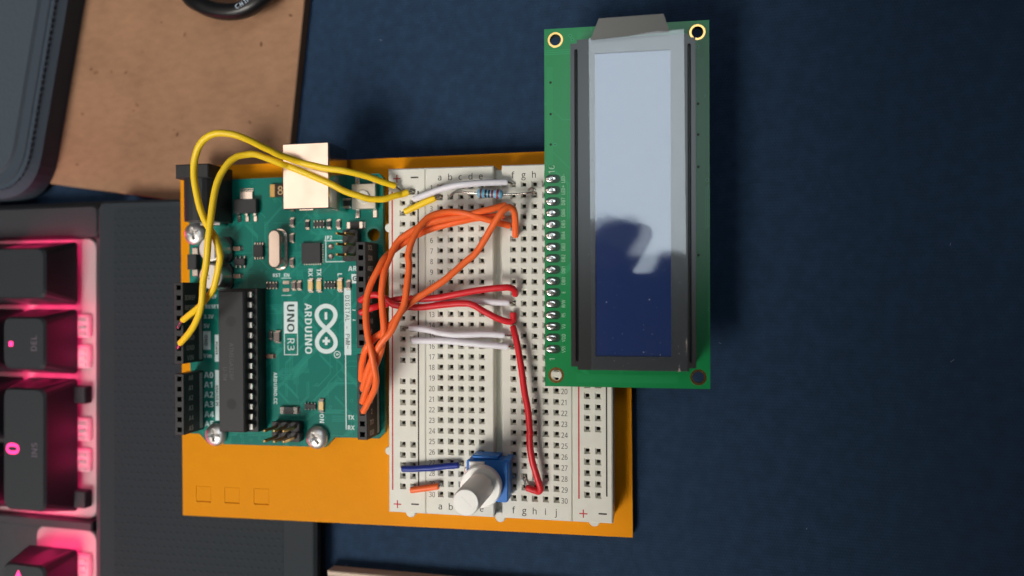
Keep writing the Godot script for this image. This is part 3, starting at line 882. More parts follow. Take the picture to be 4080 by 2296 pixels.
func microcontroller() -> void:
	# own axes: x across the board, z away from the sockets, y from the board's upper face
	var mc := thing("microcontroller_board", "teal microcontroller board with metal socket, chips and pin headers", "circuit board", tilt * at(-69.44, -4.24, -3.88, 0.008))
	var mask := mat("teal mask", Color.WHITE, 0.33, 0.0, 0.35)
	mask.albedo_texture = pcb_texture(53.34, 68.58, 18.0, Color(0.01, 0.435, 0.385), Color(0.125, 0.525, 0.465), Color(0.0, 0.315, 0.28), 5, 130, 110)
	var holes := Vector2(53.34, 68.58)
	var st := begin()
	var l := PackedVector2Array([Vector2(0, 0.8), Vector2(0.8, 0), Vector2(50.8, 0)])
	l.append_array(PackedVector2Array(half_circle(50.8, 15.24, 1.6, -PI / 2)))
	l.append_array(PackedVector2Array([Vector2(50.8, 66.04), Vector2(40.0, 66.04), Vector2(37.5, 68.58), Vector2(5.1, 68.58), Vector2(2.5, 66.04), Vector2(0, 66.04)]))
	prism(st, l, -1.6, 0.0, 0.0, holes)
	var r := PackedVector2Array([Vector2(50.8, 0), Vector2(52.4, 0), Vector2(53.34, 0.9), Vector2(53.34, 64.5), Vector2(51.8, 66.04), Vector2(50.8, 66.04)])
	r.append_array(PackedVector2Array(half_circle(50.8, 15.24, 1.6, PI / 2)))
	prism(st, r, -1.6, 0.0, 0.0, holes)
	part(mc, "circuit_board", st, mask)
	st = begin()
	lathe(st, [Vector2(1.62, 0.004), Vector2(2.1, 0.012), Vector2(2.1, 0.012)], V(50.8, 0, 15.24), 24)
	part(mc, "hole_ring", st, mat("teal ring", Color(0.08, 0.44, 0.38), 0.4))
	var black := mat("black plastic", Color(0.14, 0.145, 0.155), 0.5)
	var epoxy := mat("chip epoxy", Color(0.165, 0.17, 0.18), 0.6)
	var tin := mat("solder", Color(0.86, 0.85, 0.83), 0.22, 1.0)
	var gold := mat("gold pin", Color(0.80, 0.68, 0.44), 0.32, 1.0)
	var silk := mat("white silkscreen", Color(0.82, 0.88, 0.88), 0.6)
	var grey_ink := mat("grey print", Color(0.70, 0.695, 0.68), 0.7)
	var under := mat("teal print", Color(0.02, 0.20, 0.19), 0.5)
	# ---- USB socket
	var shell := mat("socket shell", Color(0.88, 0.85, 0.82), 0.24, 1.0)
	shell.roughness_texture = noise_tex(0.02, 128, [[0.0, Color(0.5, 0.5, 0.5)], [1.0, Color(1, 1, 1)]], 3, 31)
	triplanar(shell, 1.0 / 0.03)
	st = begin()
	prism(st, rrect(32.05, -6.25, 43.95, 9.6, 0.35, 3), 0.0, 10.9, 0.25)
	var usb := part(mc, "usb_socket", st, shell)
	st = begin()
	box(st, 36.2, 10.2, 9.55, 39.9, 10.75, 9.95, 0.1)
	part(usb, "latch", st, shell)
	st = begin()
	box(st, 33.2, 0.8, -6.4, 42.8, 9.8, -6.2)
	part(usb, "opening", st, black)
	# ---- power jack
	st = begin()
	box(st, 3.5, 0, -2.4, 12.5, 10.9, 1.0, 0.25)
	var jack := part(mc, "power_jack", st, black)
	st = begin()
	var barrel := PackedVector2Array()
	for k in 13:
		barrel.append(Vector2(8.0 + 4.4 * cos(PI * k / 12), 6.2 + 4.4 * sin(PI * k / 12)))
	barrel.append_array(PackedVector2Array([Vector2(3.6, 0.0), Vector2(12.4, 0.0)]))
	long_prism(st, barrel, 1.0, 11.4)
	part(jack, "barrel", st, black)
	st = begin()
	box(st, 5.2, 0.0, 11.4, 10.8, 3.2, 12.1, 0.1)
	part(jack, "tab", st, tin)
	# ---- two electrolytic capacitors
	var can := mat("aluminium can", Color(0.90, 0.89, 0.87), 0.4, 1.0)
	for z in [18.2, 25.2]:
		st = begin()
		lathe(st, [Vector2(3.3, 0.8), Vector2(3.3, 4.9), Vector2(3.15, 5.35), Vector2(2.9, 5.5), Vector2(0, 5.5)], V(9.4, 0, z), 32)
		var c := part(mc, "capacitor", st, can)
		st = begin()
		prism(st, PackedVector2Array([Vector2(5.9, z - 3.3), Vector2(11.9, z - 3.3), Vector2(12.8, z - 2.2), Vector2(12.8, z + 2.2), Vector2(11.9, z + 3.3), Vector2(5.9, z + 3.3)]), 0.02, 0.9, 0.1)
		part(c, "foot", st, black)
		st = begin()
		var seg := PackedVector2Array()
		for k in 15:
			var a := deg_to_rad(-65 + 130.0 * k / 14)
			seg.append(Vector2(9.4 + 2.85 * cos(a), z + 2.85 * sin(a)))
		prism(st, seg, 5.5, 5.52)
		part(c, "dark_segment", st, mat("can print", Color(0.42, 0.43, 0.44), 0.5))
		print_text(c, "lettering", "47", 1.1, 8.6, 5.5, z, DOWNWARD, mat("can lettering", Color(0.35, 0.34, 0.33), 0.6))
	# ---- crystal
	st = begin()
	prism(st, rrect(23.75, 13.1, 27.9, 23.8, 2.05, 8), 0.05, 0.5, 0.1)
	prism(st, rrect(24.1, 13.55, 27.55, 23.35, 1.7, 8), 0.5, 3.5, 0.35)
	part(mc, "crystal", st, mat("crystal can", Color(0.87, 0.83, 0.80), 0.26, 1.0))
	# ---- regulator
	st = begin()
	box(st, 13.6, 0.1, 5.4, 20.0, 1.7, 9.0, 0.12)
	var reg := part(mc, "regulator", st, epoxy)
	st = begin()
	box(st, 14.9, 0.02, 3.4, 18.4, 0.6, 5.4, 0.05)
	for k in 3:
		box(st, 14.8, 0.005, 2.5 + k * 0.5, 18.5, 0.2, 2.8 + k * 0.5, 0.05)
	for x in [14.4, 16.7, 19.0]:
		box(st, x - 0.42, 0.05, 9.0, x + 0.42, 0.7, 9.7, 0.1)
		prism(st, rrect(x - 0.55, 9.7, x + 0.55, 11.2, 0.2, 2), 0.005, 0.35, 0.15)
	part(reg, "leads", st, tin)
	# ---- small black chips
	for c in [[31.9, 17.0, 37.0, 22.2, "square_chip", 0], [18.6, 17.2, 21.3, 20.2, "small_chip", 4], [13.3, 20.6, 16.2, 22.3, "small_chip", 3]]:
		st = begin()
		box(st, c[0], 0.05, c[1], c[2], 0.95, c[3], 0.06)
		var q := part(mc, c[4], st, epoxy)
		st = begin()
		if c[5] == 0:
			for k in 8:
				box(st, c[2], 0.02, c[1] + 0.35 + k * 0.62, c[2] + 0.45, 0.2, c[1] + 0.6 + k * 0.62)
				box(st, c[0] + 0.35 + k * 0.62, 0.02, c[3], c[0] + 0.6 + k * 0.62, 0.2, c[3] + 0.3)
		else:
			for k in c[5]:
				var x: float = lerpf(c[0] + 0.3, c[2] - 0.3, k / (c[5] - 1.0))
				box(st, x - 0.18, 0.02, c[1] - 0.75, x + 0.18, 0.4, c[1], 0.1)
				box(st, x - 0.18, 0.02, c[3], x + 0.18, 0.4, c[3] + 0.75, 0.1)
		part(q, "leads", st, tin)
	st = begin()
	box(st, 0.7, 0.05, 19.3, 3.3, 2.1, 23.2, 0.15)
	var dio := part(mc, "diode", st, epoxy)
	st = begin()
	box(st, 1.2, 0.02, 17.6, 2.8, 0.7, 19.3, 0.1)
	box(st, 1.2, 0.02, 23.2, 2.8, 0.7, 24.9, 0.1)
	part(dio, "leads", st, tin)
	# ---- fuse with gold end
	st = begin()
	box(st, 24.75, 0.02, 1.9, 29.5, 0.85, 5.0, 0.05)
	var fuse := part(mc, "fuse", st, mat("fuse body", Color(0.22, 0.16, 0.11), 0.5))
	st = begin()
	box(st, 23.4, 0.02, 1.8, 24.8, 0.9, 5.1, 0.08)
	part(fuse, "terminal", st, gold)
	print_text(fuse, "lettering", "8", 2.2, 26.3, 0.86, 3.45, UPRIGHT, mat("fuse print", Color(0.85, 0.74, 0.55), 0.5))
	# ---- reset button
	st = begin()
	prism(st, rrect(45.9, 2.7, 52.1, 9.0, 0.2, 2), 0.3, 1.9, 0.12)
	var btn := part(mc, "reset_button", st, mat("button plate", Color(0.84, 0.85, 0.82), 0.3, 1.0))
	st = begin()
	lathe(st, [Vector2(1.65, 1.9), Vector2(1.65, 2.3), Vector2(1.5, 2.5), Vector2(0, 2.5)], V(49.0, 0, 5.9), 24)
	part(btn, "plunger", st, mat("button plunger", Color(0.80, 0.79, 0.74), 0.35))
	st = begin()
	for p in [[46.8, 1.6], [51.4, 1.6], [46.8, 10.1], [51.4, 10.1]]:
		box(st, p[0] - 0.6, 0.02, p[1] - 1.0, p[0] + 0.6, 0.5, p[1] + 1.0, 0.15)
	part(btn, "leads", st, tin)
	# ---- large chip in its socket
	st = begin()
	box(st, 10.9, 0.02, 28.3, 21.5, 4.2, 64.4, 0.1)
	var sock := part(mc, "chip_socket", st, black)
	st = begin()
	box(st, 12.6, 4.2, 28.9, 19.6, 7.4, 64.0, 0.3)
	var dip := part(mc, "large_chip", st, epoxy)
	st = begin()
	for k in 14:
		var z := 29.9 + 2.54 * k
		box(st, 19.6, 5.2, z - 0.7, 20.7, 5.55, z + 0.7, 0.06)
		box(st, 20.35, 3.6, z - 0.3, 20.7, 5.2, z + 0.3, 0.05)
		box(st, 11.5, 3.6, z - 0.3, 11.85, 5.2, z + 0.3, 0.05)
		box(st, 11.65, 5.2, z - 0.62, 12.6, 5.55, z + 0.62, 0.06)
	part(dip, "leads", st, mat("chip leads", Color(0.88, 0.87, 0.85), 0.42, 1.0))
	st = begin()
	for z in [36.5, 57.0]:
		lathe(st, [Vector2(1.35, 7.405), Vector2(0, 7.405)], V(16.1, 0, z), 20)
	part(dip, "moulding_mark", st, mat("epoxy mark", Color(0.17, 0.175, 0.185), 0.75))
	print_text(dip, "lettering", "ATMEGA328P", 1.1, 16.2, 7.4, 46.5, DOWNWARD, mat("faint mark", Color(0.31, 0.31, 0.315), 0.6))
	print_text(dip, "lettering", "U-TH", 1.1, 14.4, 7.4, 49.5, DOWNWARD, mat("faint mark", Color(0.31, 0.31, 0.315), 0.6))
	# ---- pin headers and what is printed on their sides
	var inch := func(from: float, n: int) -> Array: return range(n).map(func(k): return from + 2.54 * k)
	var hs := [[50.8, inch.call(18.796, 10), ["SCL", "SDA", "AREF", "GND", "13", "12", "~11", "~10", "~9", "8"], ""], [50.8, inch.call(45.72, 8), ["7", "~6", "~5", "4", "~3", "2", "TX1", "RX0"], "DIGITAL PWM~"],
		[2.54, inch.call(27.94, 8), ["", "IOREF", "RESET", "3.3V", "5V", "GND", "GND", "VIN"], "POWER"], [2.54, inch.call(50.8, 6), ["A0", "A1", "A2", "A3", "A4", "A5"], "ANALOG IN"]]
	for h in hs:
		var ph = pin_header(mc, h[0], h[1])
		for k in h[1].size():
			if h[2][k]:
				print_text(ph, "side_lettering", h[2][k], 1.25, h[0] + 1.26, 5.6, h[1][k], ON_SIDE, grey_ink, true, false, 0.9)
		if h[3]:
			st = begin()
			var z0: float = h[1][0] - 0.8
			var z1: float = h[1][-1] + 0.8
			box(st, h[0] + 1.2, 0.5, z0, h[0] + 1.27, 1.8, z1)
			part(ph, "side_strip", st, grey_ink)
	# ---- two-row pin header at the lower edge
	st = begin()
	for i in 3:
		for j in 2:
			prism(st, rounded(rrect(25.4 + i * 2.54 - 1.27, 63.25 + j * 2.54 - 1.27, 25.4 + i * 2.54 + 1.27, 63.25 + j * 2.54 + 1.27), 0.5, 2), 0.02, 2.5, 0.1)
	var icsp := part(mc, "programming_header", st, black)
	for i in 3:
		for j in 2:
			st = begin()
			box(st, 25.4 + i * 2.54 - 0.32, 2.5, 63.25 + j * 2.54 - 0.32, 25.4 + i * 2.54 + 0.32, 8.4, 63.25 + j * 2.54 + 0.32, 0.12)
			part(icsp, "pin", st, gold)
	# ---- six-pin header beside the digital socket
	st = begin()
	box(st, 43.6, 0.02, 14.0, 47.6, 2.5, 21.8, 0.1)
	var hd := part(mc, "small_pin_header", st, black)
	for i in 2:
		for j in 3:
			st = begin()
			box(st, 44.4 + i * 2.2 - 0.3, 2.5, 15.3 + j * 2.54 - 0.3, 44.4 + i * 2.2 + 0.3, 7.8, 15.3 + j * 2.54 + 0.3, 0.12)
			part(hd, "pin", st, gold)
	# ---- solder points and jumpers
	for p in [[39.5, 18.0], [39.5, 20.5]]:
		st = begin()
		lathe(st, [Vector2(0.85, 0.01), Vector2(0.8, 0.25), Vector2(0.45, 0.5), Vector2(0, 0.55)], V(p[0], 0, p[1]), 16)
		part(mc, "solder_point", st, tin)
	for z in [26.9, 28.8]:
		st = begin()
		prism(st, rrect(26.3, z - 0.5, 28.2, z + 0.5, 0.15, 2), 0.01, 0.15, 0.1)
		part(mc, "solder_pad", st, tin)
	# ---- small surface-mount pieces
	var brown := mat("brown ceramic", Color(0.50, 0.38, 0.30), 0.5)
	var grey := mat("grey ceramic", Color(0.46, 0.40, 0.38), 0.5)
	var dark := mat("dark ceramic", Color(0.16, 0.16, 0.165), 0.5)
	for p in [[29.2, 11.6], [41.7, 12.4], [29.1, 15.6], [29.0, 21.8], [29.5, 27.7], [31.0, 27.7], [44.2, 27.7]]:
		chip(mc, "chip_capacitor", p[0], p[1], 1.9, 1.1, 0.7, grey)
	for p in [[33.3, 12.3], [39.1, 12.3]]:
		chip(mc, "chip_resistor", p[0], p[1], 1.9, 1.1, 0.5, dark)
	for p in [[13.9, 18.0], [13.9, 25.1], [22.8, 45.7]]:
		chip(mc, "chip_capacitor", p[0], p[1], 2.0, 1.1, 0.7, brown, PI / 2)
	for p in [[23.0, 40.4], [42.6, 7.2], [44.4, 7.2]]:
		chip(mc, "chip_resistor", p[0], p[1], 1.9, 1.1, 0.5, dark)
	chip(mc, "chip_capacitor", 24.9, 40.7, 2.6, 1.5, 0.9, grey)
	chip(mc, "large_chip_resistor", 46.2, 12.8, 4.2, 1.7, 0.8, dark, PI / 2, 0.9)
	chip(mc, "large_chip_resistor", 28.0, 59.4, 4.8, 1.8, 0.8, dark, PI / 2, 1.1)
	for p in [[36.5, 12.3], [39.3, 27.7], [23.5, 27.6], [33.7, 58.3]]:
		st = begin()
		box(st, p[0] - 1.5, 0.02, p[1] - 0.55, p[0] + 1.5, 0.55, p[1] + 0.55, 0.05)
		var rn := part(mc, "resistor_network", st, dark)
		st = begin()
		for k in 4:
			for s in [-1, 1]:
				box(st, p[0] - 1.45 + k * 0.85, 0.02, p[1] + s * 0.75 - 0.25, p[0] - 1.1 + k * 0.85, 0.5, p[1] + s * 0.75 + 0.25, 0.08)
		part(rn, "leads", st, tin)
	var amber := mat("amber led", Color(0.90, 0.76, 0.52), 0.4)
	for p in [[34.1, 27.7], [36.4, 27.7], [42.0, 27.7], [36.7, 58.1]]:
		chip(mc, "led", p[0], p[1], 3.0, 1.3, 0.7, amber, 0.0, 0.5)
	# ---- silkscreen
	st = begin()
	ribbon(st, lemniscate(38.0, 38.7, 5.75, 1.24, false), 1.12, 0.02)
	part(mc, "infinity_logo", st, silk)
	st = begin()
	prism(st, rrect(37.62, 34.5, 38.32, 36.4), 0.006, 0.02)
	part(mc, "minus_sign", st, silk)
	st = begin()
	prism(st, rrect(37.65, 40.8, 38.35, 42.8), 0.006, 0.02)
	prism(st, rrect(37.0, 41.45, 37.65, 42.15), 0.006, 0.02)
	prism(st, rrect(38.35, 41.45, 39.0, 42.15), 0.006, 0.02)
	part(mc, "plus_sign", st, silk)
	st = begin()
	ribbon(st, Array(circle(40.9, 45.2, 0.82, 24)) + [Vector2(41.72, 45.2)], 0.2, 0.02)
	part(mc, "trademark_ring", st, silk)
	print_text(mc, "lettering", "R", 0.75, 40.9, 0.0, 45.2, DOWNWARD, silk, true)
	print_text(mc, "lettering", "ARDUINO", 1.9, 33.2, 0.0, 38.75, DOWNWARD, silk, true, false, 1.06)
	for b in [[26.5, 31.8, 30.3, 39.9], [42.85, 28.4, 44.65, 45.3], [3.2, 39.3, 5.9, 44.1], [44.9, 25.0, 46.6, 27.3], [7.1, 40.2, 8.2, 47.2], [7.1, 49.4, 8.2, 62.5]]:
		st = begin()
		prism(st, rrect(b[0], b[1], b[2], b[3]), 0.005, 0.015)
		part(mc, "printed_block", st, silk)
	var frame := Array(rrect(26.6, 31.9, 30.2, 45.4))
	st = begin()
	for f in [[26.5, 39.9, 26.7, 45.4], [30.1, 39.9, 30.3, 45.4], [26.7, 45.2, 30.1, 45.4]]:
		prism(st, rrect(f[0], f[1], f[2], f[3]), 0.005, 0.015)
	part(mc, "printed_frame", st, silk)
	print_text(mc, "lettering", "UNO", 2.0, 28.4, 0.02, 36.0, DOWNWARD, under, true, false, 1.2)
	print_text(mc, "lettering", "R3", 1.9, 28.4, 0.0, 42.7, DOWNWARD, silk, true, true, 1.1)
	print_text(mc, "lettering", "DIGITAL - PWM~", 1.15, 43.75, 0.02, 37.0, DOWNWARD, under, true, true, 1.0)
	print_text(mc, "lettering", "GND", 0.95, 4.6, 0.02, 41.7, DOWNWARD, under, true)
	print_text(mc, "lettering", "G", 1.3, 45.8, 0.02, 26.1, UPRIGHT, under, true)
	print_text(mc, "lettering", "POWER", 0.7, 7.65, 0.02, 43.7, DOWNWARD, under, true)
	print_text(mc, "lettering", "ANALOG IN", 0.7, 7.65, 0.02, 56.0, DOWNWARD, under, true)
	st = begin()
	prism(st, rrect(43.0, 45.3, 43.25, 64.0), 0.005, 0.015)
	prism(st, rrect(38.0, 16.4, 43.2, 16.6), 0.005, 0.015)
	prism(st, rrect(38.0, 21.7, 43.2, 21.9), 0.005, 0.015)
	prism(st, rrect(38.0, 16.7, 38.2, 21.6), 0.005, 0.015)
	prism(st, rrect(25.9, 25.7, 28.6, 25.85), 0.005, 0.015)
	prism(st, rrect(25.9, 30.1, 28.6, 30.25), 0.005, 0.015)
	part(mc, "printed_lines", st, silk)
	for t in [["JP2", 1.0, 38.9, 15.7], ["RST", 0.9, 24.6, 25.0], ["EN", 0.9, 27.4, 25.0], ["AR", 1.25, 45.2, 23.6], ["~", 1.3, 45.5, 34.0], ["~", 1.3, 45.5, 36.5], ["TX", 1.1, 44.4, 60.95], ["RX", 1.1, 44.4, 63.5],
		["REF", 1.0, 6.6, 30.3], ["RESET", 1.0, 6.4, 32.9], ["3.3V", 1.0, 5.4, 35.5], ["5V", 1.1, 4.8, 37.9], ["Vin", 1.1, 5.0, 45.7], ["A0", 1.55, 5.3, 50.7], ["A1", 1.55, 5.3, 53.2], ["A2", 1.55, 5.3, 55.8], ["A3", 1.55, 5.3, 58.3], ["A4", 1.55, 5.3, 60.9], ["A5", 1.55, 5.3, 63.4]]:
		print_text(mc, "lettering", t[0], t[1], t[2], 0.0, t[3], UPRIGHT, silk, true)
	for t in [["RX", 1.2, 33.9, 24.4], ["TX", 1.2, 36.2, 24.4], ["L", 1.2, 41.8, 25.1], ["ON", 1.15, 36.6, 61.4], ["ARDUINO.CC", 0.95, 24.0, 53.9]]:
		print_text(mc, "lettering", t[0], t[1], t[2], 0.0, t[3], DOWNWARD, silk, true)
	# ---- three screws that hold the board
	var steel := mat("screw steel", Color(0.90, 0.89, 0.88), 0.38, 1.0)
	for p in [[2.1, 13.9, 0.25, "round steel screw beside the power jack"], [7.6, 66.04, 0.05, "round steel screw next to the analog pin sockets"], [35.56, 66.04, 0.55, "round steel screw next to the programming pins"]]:
		var s := thing("mounting_screw", p[3], "screw", mc.transform * at(p[0], 0.0, p[1], p[2]), "screws that hold the teal board")
		part(s, "head", screw_head(), steel)
		st = begin()
		lathe(st, [Vector2(1.4, -4.2), Vector2(1.4, 0.02)], Vector3.ZERO, 16)
		part(s, "shaft", st, steel)

# prism lying along z over a profile in x and y
func long_prism(st: SurfaceTool, prof: PackedVector2Array, z0: float, z1: float) -> void:
	var n := prof.size()
	var c := Vector2.ZERO
	for p in prof:
		c += p / n
	for i in n:
		var a := prof[i]
		var b := prof[(i + 1) % n]
		var m := (a + b) / 2 - c
		face(st, [V(a.x, a.y, z0), V(b.x, b.y, z0), V(b.x, b.y, z1), V(a.x, a.y, z1)], V(m.x, m.y, 0))
	for z in [z0, z1]:
		face(st, Array(prof).map(func(p): return V(p.x, p.y, z)), V(0, 0, -1 if z == z0 else 1))

# domed head with a cross recess: the dome is cut where the cross lies
func screw_head() -> Mesh:
	if not meshes.has("screw"):
		var st := begin()
		var n := 36
		var height := func(x: float, z: float) -> float:
			var r := Vector2(x, z).length()
			var dome: float = 0.5 + 1.5 * sqrt(maxf(0.0, 1.0 - pow(r / 3.0, 2.0)))
			var arm := minf(absf(x), absf(z))
			var reach := maxf(absf(x), absf(z))
			if arm < 0.36 and reach < 1.65:
				return lerpf(0.55, dome - 0.25, clampf(reach / 1.65, 0.0, 1.0))
			return dome
		var grid := 40
		for i in grid:
			for j in grid:
				var p := []
				var inside := true
				for q in [[i, j], [i + 1, j], [i + 1, j + 1], [i, j + 1]]:
					var u := Vector2(q[0] - grid / 2.0, q[1] - grid / 2.0) / (grid / 2.0)
					# square to disc
					var d := Vector2(u.x * sqrt(1 - u.y * u.y / 2), u.y * sqrt(1 - u.x * u.x / 2)) * 2.9
					p.append(V(d.x, height.call(d.x, d.y), d.y))
				var ns := []
				for v in p:
					var e := 0.06
					var dx: float = height.call(v.x + e, v.z) - height.call(v.x - e, v.z)
					var dz: float = height.call(v.x, v.z + e) - height.call(v.x, v.z - e)
					ns.append(V(-dx, 2 * e, -dz).normalized() if absf(dx) < 0.3 and absf(dz) < 0.3 else Vector3.UP)
				var steep: bool = p.any(func(v): return absf(v.y - p[0].y) > 0.3)
				face(st, [p[0], p[1], p[2], p[3]], Vector3.UP, [] if steep else ns)
		lathe(st, [Vector2(2.9, 0.02), Vector2(2.9, 0.9)], Vector3.ZERO, n)
		meshes["screw"] = st.commit()
	return meshes["screw"]

# ---------------------------------------------------------------- display module
func display() -> void:
	# own axes: x from the pin edge, z down the board, y from the board's upper face; it droops a little away from the pins
	var place := tilt * Transform3D(Basis(Vector3(0, 0, 1), -0.024), V(26.27, 7.23, -33.61) * MM)
	var d := thing("display_module", "green display board with black frame and blue screen under film", "display", place)
	var mask := mat("green mask", Color.WHITE, 0.3, 0.0, 0.5)
	mask.albedo_texture = pcb_texture(36, 80, 14.0, Color(0.04, 0.52, 0.275), Color(0.14, 0.60, 0.37), Color(0.015, 0.42, 0.22), 17, 26, 22)
	var size := Vector2(36, 80)
	var st := begin()
	var left := PackedVector2Array([Vector2(0, 0), Vector2(2.5, 0)])
	left.append_array(PackedVector2Array(half_circle(2.5, 2.5, 1.25, -PI / 2)))
	left.append_array(PackedVector2Array(half_circle(2.5, 77.5, 1.25, -PI / 2)))
	left.append_array(PackedVector2Array([Vector2(2.5, 80), Vector2(0, 80)]))
	var right := PackedVector2Array()
	for p in left:
		right.append(Vector2(36 - p.x, p.y))
	prism(st, left, -1.6, 0, 0.0, size)
	prism(st, right, -1.6, 0, 0.0, size)
	var mid := PackedVector2Array([Vector2(2.5, 0), Vector2(33.5, 0)])
	for z in [2.5, 77.5]:
		mid.append_array(PackedVector2Array(half_circle(33.5, z, 1.25, -PI / 2)))
	mid.append_array(PackedVector2Array([Vector2(33.5, 80), Vector2(2.5, 80)]))
	for z in [77.5, 2.5]:
		mid.append_array(PackedVector2Array(half_circle(2.5, z, 1.25, PI / 2)))
	prism(st, mid, -1.6, 0, 0.0, size)
	part(d, "circuit_board", st, mask)
	var gold := mat("gold ring", Color(0.93, 0.74, 0.45), 0.22, 1.0)
	for p in [[2.5, 2.5], [33.5, 2.5], [2.5, 77.5], [33.5, 77.5]]:
		st = begin()
		lathe(st, [Vector2(1.24, -1.6), Vector2(1.24, 0.0), Vector2(1.27, 0.03), Vector2(1.72, 0.03), Vector2(1.76, 0.004)], V(p[0], 0, p[1]), 28)
		part(d, "mounting_ring", st, gold)
	# copper areas under the mask
	var pale := mat("pale mask", Color(0.085, 0.54, 0.30), 0.3)
	for b in [[7.0, 77.1, 29.2, 79.0], [33.2, 8.0, 35.0, 73.3], [7.4, 1.2, 11.0, 3.4], [0.5, 8.5, 1.9, 31.0]]:
		st = begin()
		prism(st, rrect(b[0], b[1], b[2], b[3]), 0.004, 0.03)
		part(d, "copper_area", st, pale)
	# solder joints of the sixteen pins
	var tin := mat("solder", Color(0.86, 0.85, 0.83), 0.22, 1.0)
	var pad := mat("solder mask ring", Color(0.02, 0.23, 0.13), 0.35)
	var names := ["VSS", "VDD", "V0", "RS", "R/W", "E", "DB0", "DB1", "DB2", "DB3", "DB4", "DB5", "DB6", "DB7", "LED+", "LED-"]
	var silk := mat("pale print", Color(0.66, 0.80, 0.70), 0.6)
	var plain := mat("black plastic", Color(0.14, 0.145, 0.155), 0.5)
	for k in 16:
		var z := 71.7 - 2.54 * k
		st = begin()
		prism(st, rrect(0.25, z - 0.98, 3.55, z + 0.98, 0.95, 6), 0.004, 0.02)
		var ring := part(d, "solder_pad", st, pad)
		st = begin()
		lump(st, 1.5, z, 1.3, 0.76, 0.34, k)
		part(ring, "solder_joint", st, tin)
		st = begin()
		box(st, 1.4, -10.5, z - 0.26, 1.94, 0.6, z + 0.26, 0.15)
		part(ring, "pin", st, tin)
		print_text(d, "pin_name", names[k], 0.8, 4.2, 0.0, z, UPWARD, silk, false, false, 0.85)
	st = begin()
	box(st, 0.4, -4.15, 32.3, 2.94, -1.62, 73.0, 0.1)
	part(d, "pin_strip", st, plain)
	print_text(d, "pin_number", "16", 1.35, 1.6, 0.0, 31.5, UPWARD, silk)
	print_text(d, "pin_number", "1", 1.2, 1.6, 0.0, 73.9, UPWARD, silk)
	# black metal frame round the screen
	var black := mat("black frame", Color(0.14, 0.145, 0.145), 0.3, 0.0, 0.65)
	st = begin()
	for b in [[6.4, 5.6, 11.6, 74.9], [27.5, 5.6, 32.6, 74.9], [11.6, 5.6, 27.5, 7.9], [11.6, 72.7, 27.5, 74.9]]:
		box(st, b[0], 0.05, b[1], b[2], 6.4, b[3])
	# raised beads along both long sides
	for x in [7.6, 31.3]:
		prism(st, rrect(x - 0.35, 6.9, x + 0.35, 73.9, 0.34, 3), 6.4, 6.85, 0.25)
	box(st, 7.8, 0.05, 4.8, 31.2, 6.3, 5.6)
	box(st, 7.8, 0.05, 74.9, 31.2, 6.3, 75.6)
	var fr := part(d, "frame", st, black)
	for p in [[33.6, 18.1], [33.6, 24.8], [33.6, 31.8], [33.6, 51.0], [1.4, 12.0], [1.4, 19.1], [1.4, 25.9]]:
		st = begin()
		lathe(st, [Vector2(0.3, 0.034), Vector2(0, 0.036)], V(p[0], 0, p[1]), 12)
		part(d, "plated_hole", st, mat("plated hole", Color(0.02, 0.16, 0.10), 0.5))
	# the screen
	var glass := mat("blue screen", Color(0.0, 0.155, 0.41), 0.06, 0.0, 0.62)
	glass.clearcoat_enabled = true
	glass.clearcoat = 0.35
	glass.clearcoat_roughness = 0.04
	st = begin()
	box(st, 11.6, 0.1, 7.9, 27.5, 6.0, 72.7)
	part(d, "screen", st, glass)
	# protective film, a little askew, its lower right corner lifted
	var film := mat("clear film", Color(0.75, 0.82, 0.9, 0.02), 0.05, 0.0, 0.7)
	film.transparency = BaseMaterial3D.TRANSPARENCY_ALPHA
	st = begin()
	var nx := 12
	var nz := 34
	var pt := func(i: int, j: int) -> Vector3:
		var u := float(i) / nx
		var v := float(j) / nz
		var x := lerpf(lerpf(10.4, 30.2, u), lerpf(10.8, 30.7, u), v)
		var z := lerpf(lerpf(5.0, 4.2, u), 75.6, v)
		var lift := 0.9 * pow(clampf((u + v - 1.72) / 0.28, 0, 1), 2.0) + (0.16 * sin(v * 9.0 + u * 2.0) + 0.05 * sin(v * 31.0 - u * 5.0)) * sin(u * PI) + 0.5 * pow(1.0 - v, 14.0)
		return V(x, 7.05 + lift, z)
	for i in nx:
		for j in nz:
			var q := [[i, j], [i + 1, j], [i + 1, j + 1], [i, j + 1]]
			var p := q.map(func(w): return pt.call(w[0], w[1]))
			var ns := q.map(func(w): return (pt.call(w[0], w[1] + 1) - pt.call(w[0], w[1] - 1)).cross(pt.call(w[0] + 1, w[1]) - pt.call(w[0] - 1, w[1])).normalized())
			face(st, p, Vector3.UP, ns)
			face(st, p.map(func(v): return v - V(0, 0.12, 0)), Vector3.UP, ns)     # its lower face
	var sheet := part(d, "protective_film", st, film)
	# grey pull tab of the film, folded up over the upper end
	st = begin()
	var tab := [V(10.8, 7.6, 5.4), V(27.3, 7.6, 4.6), V(26.0, 8.6, 1.1), V(12.6, 8.6, 1.3)]
	face(st, tab, Vector3.UP)
	face(st, tab.map(func(p): return p - V(0, 0.15, 0)), Vector3.DOWN)
	for i in 4:
		var e: Vector3 = tab[i]
		var f: Vector3 = tab[(i + 1) % 4]
		face(st, [e, f, f - V(0, 0.15, 0), e - V(0, 0.15, 0)], (e + f) / 2 - V(19, 8, 3))
	part(d, "pull_tab", st, mat("grey tab", Color(0.42, 0.425, 0.42), 0.4))
	# dust on the film
	st = begin()
